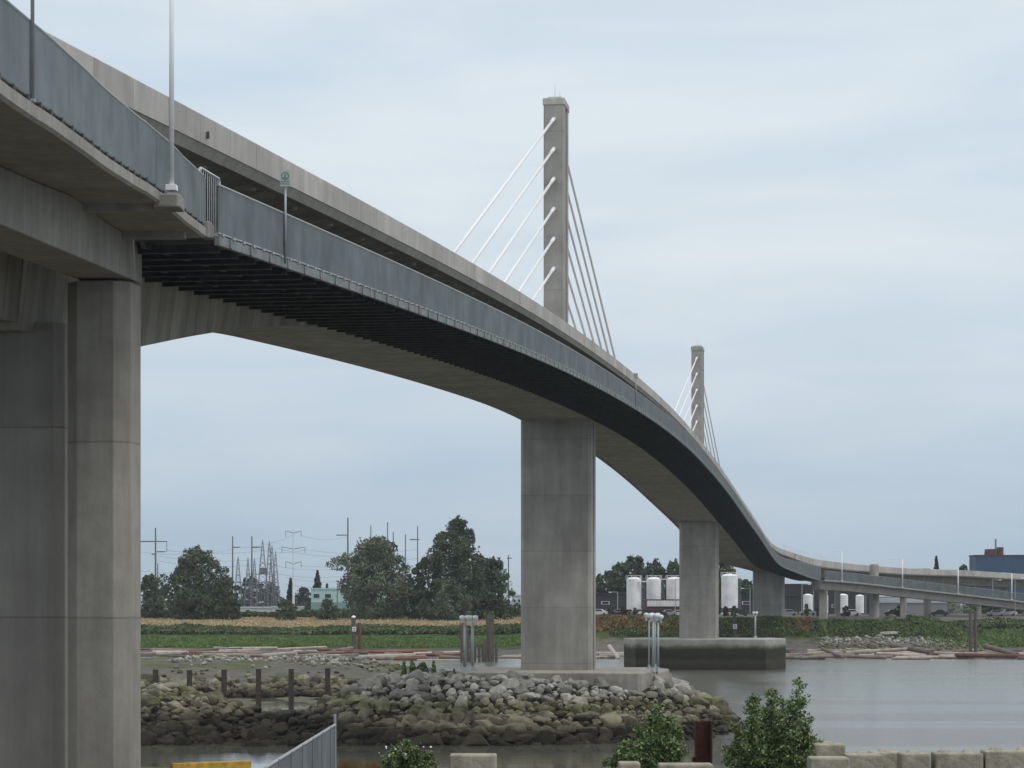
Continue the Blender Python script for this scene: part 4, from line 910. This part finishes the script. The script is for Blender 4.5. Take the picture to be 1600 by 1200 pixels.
# ================================================================ floating and stranded logs
LG = 'logs drifting and stranded along the far shore'
def log(x, y, z, ln, r, rz, pitch, m_, label=None, group=LG, taper=.8, parts=True):
    d_ = Vector((math.cos(rz)*math.cos(pitch), math.sin(rz)*math.cos(pitch), math.sin(pitch))); c = Vector((x, y, z)); a, b = c-d_*ln/2, c+d_*ln/2
    o = MB().tube(a, b, r, r*taper, 9).build('log', m_, None, smooth=False, loc=c)
    tag(o, label or 'drift log among many like it in the log jam along the far shore', 'log', group); return o
rl = random.Random(4)
def gzn(x, y): return max(WZ, float(ground(x, y)))
cnt = 0
while cnt < 150:
    px = rl.uniform(219, 720) if cnt < 80 else rl.uniform(1222, 1640)
    Y = rl.uniform(432, 482); x = (px-800)*Y/FPX
    if px < 720: Y = rl.uniform(425, 478); x = (px-800)*Y/FPX
    ln = rl.uniform(4, 16); r = rl.uniform(.18, .42); rz = rl.gauss(0, .42)
    if rl.random() < .12: rz += 1.0
    cnt += 1
    m_ = rl.choice([M['log'], M['log'], M['log2'], M['log3']]) if px < 720 else rl.choice([M['log'], M['log'], M['log2'], M['log']])
    log(x, Y, gzn(x, Y)+r*.4+(rl.uniform(0, 1.0) if px < 560 else rl.uniform(0, .35)), ln, r, rz, rl.gauss(0, .025), m_)
for i in range(26):
    px = rl.uniform(800, 980) ; Y = rl.uniform(440, 482); x = (px-800)*Y/FPX; log(x, Y, gzn(x, Y)+.15, rl.uniform(4, 10), .22, rl.gauss(0, .4), 0, rl.choice([M['log'], M['log2']]))
def log2p(p, q, r, m_, label): 
    a, b = Vector(p), Vector(q); c = (a+b)/2; o = MB().tube(a, b, r, r*.85, 10).build('log', m_, None, loc=c); tag(o, label, 'log')
log2p(at(345, 1030, 440), at(463, 1020.5, 432), .45, M['log2'], 'long pale bare log on top of the log jam on the left')
log2p(at(1320, 1020, 452), at(1420, 1014, 462), .4, M['log'], 'long dark log end to end with the stump on the right shore')
log2p(at(1394, 1009, 470), at(1456, 1019, 452), .55, M['log'], 'thick log sloping down to the right beside the long dark log')
log2p(at(1492, 1023.5, 440), at(1640, 1026, 436), .42, M['log3'], 'reddish floating log at the right edge, outermost in the water')
log2p(at(1540, 1010, 470), at(1590, 1023, 445), .5, M['log'], 'thick log slanting toward the reddish floating log')
log2p(at(1285, 1014, 465), at(1318, 1027, 438), .35, M['log'], 'slanting log close to the second pier base')
log2p(at(952, 1010, 452), at(967, 1030, 438), .42, M['log2'], 'pale log standing steeply between the two river piers')
for i, (px, py, r_) in enumerate(((1374, 995, .7), (1389, 990, .95))):
    c = at(px, py, 497); Vr, Fr = RS[i+3]; o = raw('boulder', (Vr*np.array((1.7, 1, .7))*r_+np.array(c[:])), Fr, M['rock'], loc=tuple(c))
    tag(o, ['large pale flat boulder on the far right bank, left of its twin', 'largest pale boulder on the far right bank'][i], 'boulder')
# ================================================================ far industry
M['silo'] = mat('silo_white', (.80, .81, .83), .5, var=.05, scale=.6, extra=streaks(.8, .1, .9, 1.03))
M['mint'] = mat('mint_wall', (.42, .60, .58), .7, var=.06); M['mintd'] = mat('mint_dark', (.20, .34, .33), .7, var=.08)
M['bldark'] = mat('dark_cladding', (.035, .033, .035), .7, var=.2); M['blwhite'] = mat('white_wall', (.55, .57, .60), .7, var=.08)
M['blblue'] = mat('blue_cladding', (.035, .075, .15), .6, var=.08, scale=.2); M['brick'] = mat('red_brown_cladding', (.10, .035, .03), .8, var=.15)
M['grey'] = mat('grey_cladding', (.22, .23, .24), .7, var=.1)
def silo(px0, px1, yt, yb, Y, label, cage=True, ladder=False):
    k = Y/FPX; r = (px1-px0)*k/2; X = ((px0+px1)/2-800)*k; zt = (HORI-yt)*k; zb = (HORI-yb)*k; zg = float(ground(X, Y))
    t = thing('silo', (X, Y, zg), label, 'silo', 'white silos on the far bank')
    MB().lathe((X, Y, 0), [(r, zb), (r, zt), (r*.55, zt+r*.22), (r*.1, zt+r*.3)], 28).build('tank', M['silo'], t, smooth=False)
    if zb > zg+.5:
        m = MB()
        for a in range(6): m.tube((X+r*.85*math.cos(a), Y+r*.85*math.sin(a), zg), (X+r*.85*math.cos(a), Y+r*.85*math.sin(a), zb), .12, .12, 6)
        m.build('leg', M['grey'], t)
    if cage:
        m = MB(); n_ = 10; h = 1.0
        for i in range(n_):
            a0, a1 = 2*math.pi*i/n_, 2*math.pi*(i+1)/n_; R_ = r*1.06
            p0 = Vector((X+R_*math.cos(a0), Y+R_*math.sin(a0), zt-.05)); p1 = Vector((X+R_*math.cos(a1), Y+R_*math.sin(a1), zt-.05))
            m.tube(p0, p0+Vector((0, 0, h)), .05, .05, 4)
            for hh in (h*.5, h): m.tube(p0+Vector((0, 0, hh)), p1+Vector((0, 0, hh)), .035, .035, 4)
        m.build('guard_rail', M['white'], t)
    if ladder:
        m = MB(); lx = X+r+.5
        for dx in (-.25, .25): m.tube((lx+dx, Y, zg), (lx+dx, Y, zt), .05, .05, 4)
        z = zg
        while z < zt: m.tube((lx-.25, Y, z), (lx+.25, Y, z), .04, .04, 4); m.tube((lx-.3, Y-.4, z), (lx+.3, Y-.4, z), .04, .04, 4); z += .7
        m.build('ladder', M['pole'], t)
silo(979, 1002, 905, 957, 640, 'leftmost tall white silo, reaching down to the cars', ladder=True)
silo(1010, 1033, 905, 938, 642, 'second tall white silo, standing above the striped roof edge', ladder=True)
silo(1041, 1066, 905, 938, 642, 'third tall white silo, partly behind the second river pier')
silo(1127, 1153, 900, 950, 640, 'widest white silo, right of the second river pier with a ladder', ladder=True)
silo(1255, 1270, 930, 958, 655, 'small white silo far back, leftmost under the viaduct', False)
silo(1280, 1294, 930, 958, 655, 'small white silo far back, second under the viaduct', False)
silo(1309, 1325, 930, 958, 655, 'small greyish silo behind the ramp column', False)
silo(1337, 1350, 931, 958, 655, 'small white silo left of the tall round column', False)
# catwalk between silos
cw = MB(); a = at(1000, 908.5, 638); b = at(1012, 908.5, 638); cw.box((a+b)/2, (2.6, .8, .3)).box((at(1033, 905, 638)+at(1042, 905, 638))/2, (2, .8, .2)); tag(cw.build('catwalk', M['white'], None, loc=(a+b)/2), 'white catwalk linking the tops of the tall silos', 'catwalk')
def building(name, px0, px1, yt, Y, depth, m_, label, cat='building', wins=(), roof=None, fascia=None, base=None):
    k = Y/FPX; x0, x1 = (px0-800)*k, (px1-800)*k; zt = (HORI-yt)*k; zg = float(ground((x0+x1)/2, Y)); t = thing(name, ((x0+x1)/2, Y, zg), label, cat)
    wl = MB().prism([(x0, Y), (x1, Y), (x1, Y+depth), (x0, Y+depth)], zg-.5, zt).build('wall', m_, t)
    MB().prism([(x0-.2, Y-.2), (x1+.2, Y-.2), (x1+.2, Y+depth+.2), (x0-.2, Y+depth+.2)], zt+.002, zt+.35).build('roof', roof or m_, t)
    for (a, b, c_, d_) in wins:
        xa, xb, za, zb = (a-800)*k, (b-800)*k, (HORI-d_)*k, (HORI-c_)*k
        f = MB().box(((xa+xb)/2, Y-.03, (za+zb)/2), (xb-xa+.2, .10, zb-za+.2)).build('window', M['blwhite'], t)
        m = MB(); n_ = max(1, int((xb-xa)/1.1)); w1 = (xb-xa)/n_
        for i in range(n_): m.box((xa+w1*(i+.5), Y-.09, (za+zb)/2), (w1*.84, .04, zb-za))
        m.build('pane', M['glass'], f)
    if fascia:
        m = MB(); x = x0; i = 0
        while x < x1-.4:
            m.box((x+.35, Y-.25, zt-.7), (.42, .3, 1.5)); x += .85
        m.box(((x0+x1)/2, Y-.08, zt-.7), (x1-x0, .12, 1.6)); m.build('fascia', M['silo'] if fascia == 1 else fascia, t)
    if base:
        MB().box(((x0+x1)/2, Y-.06, zg+base/2), (x1-x0-.1, .1, base)).build('base_panel', M['mintd'], t)
    return t
building('office_building', 486, 545, 921, 690, 16, M['mint'], 'mint green two-storey building with dark windows behind the left trees', wins=((489, 500, 928, 934), (507, 518, 928, 934)), base=3.4)
building('warehouse', 545, 662, 928, 715, 20, M['mint'], 'long mint green building mostly hidden behind the willow-like tree', wins=((560, 570, 936, 942), (600, 612, 936, 942)))
building('white_shed', 425, 470, 949, 670, 10, M['blwhite'], 'low white shed below the lattice masts', wins=((430, 436, 952, 956),))
building('white_shed', 376, 424, 950, 676, 8, M['blwhite'], 'low white shed left of the other shed, behind shrubs', wins=((384, 390, 953, 956),))
building('office_building', 800, 820, 931, 700, 14, M['blwhite'], 'white building with small windows just left of the first river pier', wins=((802, 806, 937, 941), (809, 813, 937, 941), (815, 819, 937, 941), (801, 805, 948, 952), (809, 813, 948, 952)))
building('warehouse', 930, 1072, 929, 690, 30, M['bldark'], 'long dark low warehouse behind the white silos', wins=((940, 952, 940, 944),))
building('warehouse', 1011, 1075, 938.5, 630, 8, M['brick'], 'dark shed with white striped roof edge under the silos', fascia=1)
building('warehouse', 1140, 1262, 932, 690, 24, M['bldark'], 'dark warehouse behind the third bridge pier', wins=((1160, 1172, 940, 944),))
building('warehouse', 1226, 1362, 914, 700, 24, M['bldark'], 'dark warehouse with small windows behind the small silos', wins=((1236, 1246, 950, 953), (1300, 1306, 945, 949)))
building('warehouse', 1366, 1480, 934, 710, 24, M['grey'], 'long grey warehouse behind the round viaduct columns', fascia=M['blwhite'])
bb_ = building('factory_building', 1525, 1700, 868.5, 820, 12, M['blblue'], 'large windowless dark blue factory building at the right edge', roof=M['brick'])
k = 820/FPX
def rb_(px0, px1, y0, y1, nm, m_, rr=False):
    x0, x1 = (px0-800)*k, (px1-800)*k; 
    if rr: return MB().lathe(((x0+x1)/2, 830, 0), [((x1-x0)/2, (HORI-y1)*k), ((x1-x0)/2, (HORI-y0)*k)], 12).build(nm, m_, bb_)
    return MB().prism([(x0, 828), (x1, 828), (x1, 834), (x0, 834)], (HORI-y1)*k, (HORI-y0)*k).build(nm, m_, bb_)
rb_(1551, 1564, 857, 868, 'rooftop_plant', M['brick']); rb_(1566.5, 1577.5, 854, 868, 'rooftop_tank', M['brick'], True); rb_(1547, 1549.5, 862, 868, 'vent_pipe', M['bldark'], True); rb_(1563.4, 1566.4, 841, 868, 'chimney', M['grey'], True)
building('roof_house', 1428, 1452, 890, 790, 12, M['grey'], 'flat grey rooftop left of the small spruce', wins=((1432, 1436, 896, 900),))
building('roof_house', 1470, 1500, 892, 800, 12, M['grey'], 'flat grey rooftop right of the small spruce', wins=((1480, 1486, 897, 900),))
# cars
M['carw'] = mat('car_white', (.6, .6, .62), .3, var=.03); M['carg'] = mat('car_silver', (.30, .32, .34), .3, .3, var=.03); M['card'] = mat('car_dark', (.03, .035, .05), .3, var=.03)
def car(m_):
    t = thing('parked_car', (0, 0, 0), 'x', 'car', 'cars parked on the far bank')
    side = [(-2.2, .35), (-2.25, .75), (-1.9, .95), (-1.2, 1.0), (-.7, 1.45), (.7, 1.48), (1.35, 1.0), (2.1, .9), (2.25, .55), (2.15, .35)]
    MB().sweep([[Vector((x, y, z)) for x, z in side] for y in (-.85, .85)]).build('body', m_, t, bevel=.05)
    MB().sweep([[Vector((x, y, z)) for x, z in ((-1.1, 1.02), (-.68, 1.38), (.66, 1.40), (1.2, 1.02))] for y in (-.87, .87)]).build('window', M['glass'], t)
    for x in (-1.4, 1.4):
        for y in (-.8, .8): MB().tube((x, y-.1, .33), (x, y+.1, .33), .33, .33, 12).build('wheel', M['bldark'], t)
    return t
cars = [car(M['carw']), car(M['carg']), car(M['card'])]
spots = [(936, 957), (951, 958), (966, 957.5), (982, 958), (997, 958), (1013, 957.5), (1029, 956), (1044, 957), (1059, 956), (1140, 957), (1156, 958), (1232, 959), (1262, 958), (1330, 958), (1395, 957), (1468, 956), (1555, 957), (1575, 957)]
used = [False]*3
for i, (px, py) in enumerate(spots):
    j = (i*2+i//3) % 3; c = cars[j] if not used[j] else copy_tree(cars[j]); used[j] = True
    Y = 618+(i % 3)*4; x = (px-800)*Y/FPX; c.location = (x, Y, float(ground(x, Y))); c.rotation_euler = (0, 0, R((i*37) % 22-11)); c.scale = (1.0, 1.0, 1.15)
    tone = ('white', 'silver', 'dark')[j]
    c['label'] = f'{tone} car on the far bank, ' + (f'{ords[i]} from the left between the river piers' if i < 9 else f'{ords[i-9]} from the left beyond the second pier')
# clipped bushes by the car park
for i, (px, yt, wp, mm_, lb) in enumerate(((953, 947, 9, 'leafdark', 'dark clipped bush, leftmost in the car park'), (974, 949, 19, 'leafred', 'reddish round bush below the leftmost silo'), (992.5, 950, 10, 'leafdark', 'dark egg-shaped bush at the foot of the leftmost silo'), (1006, 951, 9, 'leafdark', 'small dark bush between the first two silos'), (1032, 952, 8, 'leafdark', 'dark narrow bush behind the twin lamps'), (1134, 948, 12, 'leafred', 'reddish bush at the foot of the widest silo'), (1147, 947, 13, 'leafdark', 'dark bush at the foot of the widest silo'), (1260, 944, 11, 'leafdark', 'dark bush below the small silos, leftmost'), (1283, 946, 18, 'leafred', 'reddish bush below the small silos'), (1322, 947, 16, 'leafred', 'reddish bush right of the ramp column'), (1405, 946, 16, 'leafred', 'reddish bush before the long grey warehouse'))):
    tree('bush', px, yt, 962, 612, wp, M[mm_], lb, 'bush', seed=100+i, nclump=12, nleaf=900, leaf=.3, low=.05)
# slim street lamps on the far bank
def street_lamp(px, yt, Y, label, arm=-1, r=.09):
    c = at(px, yt, Y); zg = float(ground(c.x, Y)); t = thing('street_lamp', (c.x, Y, zg), label, 'street lamp', 'street lamps on the far bank')
    MB().tube((c.x, Y, zg), (c.x, Y, c.z), r, r*.8, 6).build('pole', M['pole'], t)
    MB().box((c.x+arm*.9, Y, c.z), (1.9, .15, .12)).build('arm', M['pole'], t)
    MB().box((c.x+arm*1.9, Y, c.z-.05), (.8, .35, .2)).build('lamp_head', M['white'], t)
for px, yt, ar, lb in ((965, 925, -1, 'street lamp with one arm left of the leftmost silo'), (1055, 905, 1, 'dark double street lamp in front of the third silo'), (1172, 919, -1, 'street lamp between the widest silo and the third bridge pier'), (1253, 913, 1, 'white street lamp right of the third bridge pier'), (1271, 913, 1, 'white pole lamp nearest the small silos'), (1353, 922, 1, 'street lamp left of the tall round column'), (1551, 906, 1, 'street lamp in front of the right ramp'), (1586, 903, 1, 'street lamp nearest the right edge')):
    street_lamp(px, yt, 622, lb, ar, .12)
# utility poles
M['poled'] = mat('timber_pole', (.15, .145, .14), .8, var=.2)
M['steelg'] = mat('lattice_steel', (.20, .205, .22), .6, .3, var=.1)
def upole(px, yt, Y, label, wpx=2.6, arms=(), m_=None):
    c = at(px, yt, Y); k = Y/FPX; zg = float(ground(c.x, Y)); t = thing('utility_pole', (c.x, Y, zg), label, 'utility pole', 'poles of the power lines')
    MB().tube((c.x, Y, zg), c, wpx*k*.62, wpx*k*.36, 8).build('pole', m_ or M['poled'], t)
    for (dx0, dx1, y, drop) in arms:
        z = (HORI-y)*k; a = MB().tube((c.x+dx0*k, Y, z+abs(dx0)*k*.0), (c.x+dx1*k, Y, z), .18, .14, 5).build('crossarm', m_ or M['poled'], t)
        for dx in (dx0, dx1):
            if abs(dx) > 4 and drop: MB().tube((c.x+dx*k*.97, Y, z), (c.x+dx*k*.97, Y, z-drop*k), .10, .10, 5).build('insulator', M['grey'], a)
    return t
upole(243, 825, 650, 'tall timber pole with a long wide crossarm beside the near column', 3, ((-26, 18, 846, 16), (-6, 0, 866, 0), (2, 16, 862, 0)))
upole(246.5, 880, 660, 'short rusty pole just behind the timber crossarm pole', 2.2)
upole(363.5, 838, 700, 'slim pole with one short arm, left of the lattice masts', 2.4, ((0, 12, 855, 0),))
upole(393.5, 838, 700, 'slim pole with one short arm, in front of the lattice masts', 2.6, ((0, 14, 855, 0),))
upole(543.5, 809, 700, 'tallest bare pole above the willow-like tree, with a slanting strut', 2.8, ((-18, 0, 836, 0),))
for i, (px, yt) in enumerate(((579.5, 821), (605.5, 816), (614.5, 831), (633.5, 835))): upole(px, yt, 700, f'bare pole rising behind the willow-like tree, {ords[i]} right of the tallest pole', 2)
upole(652.5, 822, 700, 'bare pole with a small arm left of the tallest tree', 2, ((-12, 3, 843, 0),))
upole(794.5, 867, 690, 'short utility pole left of the first river pier', 2.2, ((-2, 5, 872, 0),))
upole(527, 880+30, 660, 'thin pole in front of the mint green building', 1.6)
# steel monopole with three arms
c = at(458.5, 826, 720); k = 720/FPX; zg = float(ground(c.x, 720))
TP = thing('transmission_tower', (c.x, 720, zg), 'pale steel monopole with three V-shaped crossarms', 'transmission tower')
MB().tube((c.x, 720, zg), c, .42, .14, 10).build('pole', M['silo'], TP)
for y, w_ in ((833, 12), (858, 18), (881, 12)):
    z = (HORI-y)*k; a = MB().tube((c.x, 720, z), (c.x-w_*k, 720, z+3.5*k), .12, .08, 5).tube((c.x, 720, z), (c.x+w_*k, 720, z+3.5*k), .12, .08, 5).build('crossarm', M['steelg'], TP)
    for sx in (-1, 1): MB().tube((c.x+sx*w_*k, 720, z+3*k), (c.x+sx*w_*k, 720, z-6*k), .09, .09, 5).build('insulator', M['grey'], a)
# lattice masts
def lattice(px, yt, Y, wpx, label, yb=955, tipred=True, box=None):
    c = at(px, yt, Y); k = Y/FPX; zg = float(ground(c.x, Y)); H = c.z-zg; w_ = wpx*k/2; t = thing('lattice_mast', (c.x, Y, zg), label, 'lattice mast', 'lattice masts of the substation')
    def P(f, sx, sy): q = w_*(1-f)+.14; return Vector((c.x+sx*q, Y+sy*q, zg+H*f))
    m = MB()
    for sx, sy in ((-1, -1), (1, -1), (1, 1), (-1, 1)): m.tube(P(0, sx, sy), P(1, sx, sy), .10, .08, 4)
    f = 0.0; i = 0
    while f < .97:
        f2 = min(1, f+.09*(1-f*.5))
        for (a, b) in (((-1, -1), (1, -1)), ((1, -1), (1, 1)), ((1, 1), (-1, 1)), ((-1, 1), (-1, -1))):
            m.tube(P(f, *a), P(f2, *b), .05, .05, 3); 
            if i % 2: m.tube(P(f, *b), P(f2, *a), .05, .05, 3)
        f = f2; i += 1
    m.build('lattice', M['steelg'], t)
    MB().tube(P(1, 0, 0), P(1, 0, 0)+Vector((0, 0, .8)), .12, .04, 5).build('spike', M['rust'], t)
for px, yt, wp, lb in ((372, 873, 14, 'small pale lattice mast at the left end of the substation'), (387.5, 875, 12, 'small lattice mast left of the slim pole'), (397.5, 876, 12, 'small lattice mast right of the slim pole'), (410.3, 847, 20, 'tallest lattice mast of the substation'), (420.8, 849, 16, 'second tallest lattice mast of the substation'), (425, 856, 14, 'lattice mast close behind the second tallest one'), (430.5, 866, 14, 'right-hand lattice mast of the substation')):
    lattice(px, yt, 690, wp, lb)
c = at(385, 930, 695); k = 695/FPX
SG = thing('substation_gantry', (c.x, 695, float(ground(c.x, 695))), 'grey steel gantry frame linking the lattice masts of the substation', 'gantry')
m = MB()
for y in (897, 910, 916, 928, 938): m.box(((402-800)*k, 695, (HORI-y)*k), (64*k if y > 900 else 34*k, .5, .22))
m.build('beam', M['steelg'], SG); m = MB()
for px in range(372, 438, 4): m.tube(((px-800)*k, 695+(px % 3), -3.4), ((px-800)*k, 695+(px % 3), (HORI-(905+(px*7) % 22))*k), .09, .09, 4)
m.build('leg', M['steelg'], SG); MB().box(((413-800)*k, 694, (HORI-892)*k), (11*k, 1.5, 9*k)).build('equipment_box', M['grey'], SG)
# power lines
def wire(p, q, sag, label): 
    a, b = Vector(p), Vector(q); pts = [a+(b-a)*f-Vector((0, 0, sag*4*f*(1-f))) for f in np.linspace(0, 1, 13)]
    o = MB().path(pts, .035, 3).build('power_line', M['steelg'], None, loc=a); tag(o, label, 'power line', 'power lines over the far bank')
wl_ = [((217, 862, 650), (363, 858, 700)), ((261, 860, 650), (440, 856, 720)), ((243, 868, 655), (410, 872, 690)), ((243, 876, 655), (420, 880, 690)), ((219, 892, 660), (372, 884, 690)),
       ((363, 855, 700), (458, 836, 720)), ((393, 855, 700), (476, 859, 720)), ((476, 859, 720), (652, 858, 700)), ((470, 884, 720), (652, 872, 705)), ((430, 884, 690), (560, 884, 705)), ((430, 896, 690), (560, 896, 705)), ((440, 858, 720), (560, 866, 705)), ((470, 836, 720), (543, 838, 700)), ((446, 902, 700), (560, 904, 705)), ((446, 912, 700), (560, 912, 705))]
for i, (a, b) in enumerate(wl_):
    wire(at(*a), at(*b), 1.2, 'thin power line strung between the poles on the far left bank')

# ================================================================ haze
hz = MB().box((0, 3030, 15.5), (16000, 6080, 61)).build('haze', bpy.data.materials.new('haze_air'), None); tag(hz, 'thin pale summer haze over the river', None, None, 'stuff')
hm = hz.data.materials[0]; hm.use_nodes = True; n = hm.node_tree.nodes; n.clear()
o = n.new('ShaderNodeOutputMaterial'); v = n.new('ShaderNodeVolumePrincipled'); v.inputs['Density'].default_value = .0001; v.inputs['Color'].default_value = (.80, .90, 1, 1); v.inputs['Anisotropy'].default_value = .1
hm.node_tree.links.new(v.outputs[0], o.inputs['Volume'])
C.cycles.volume_bounces = 0
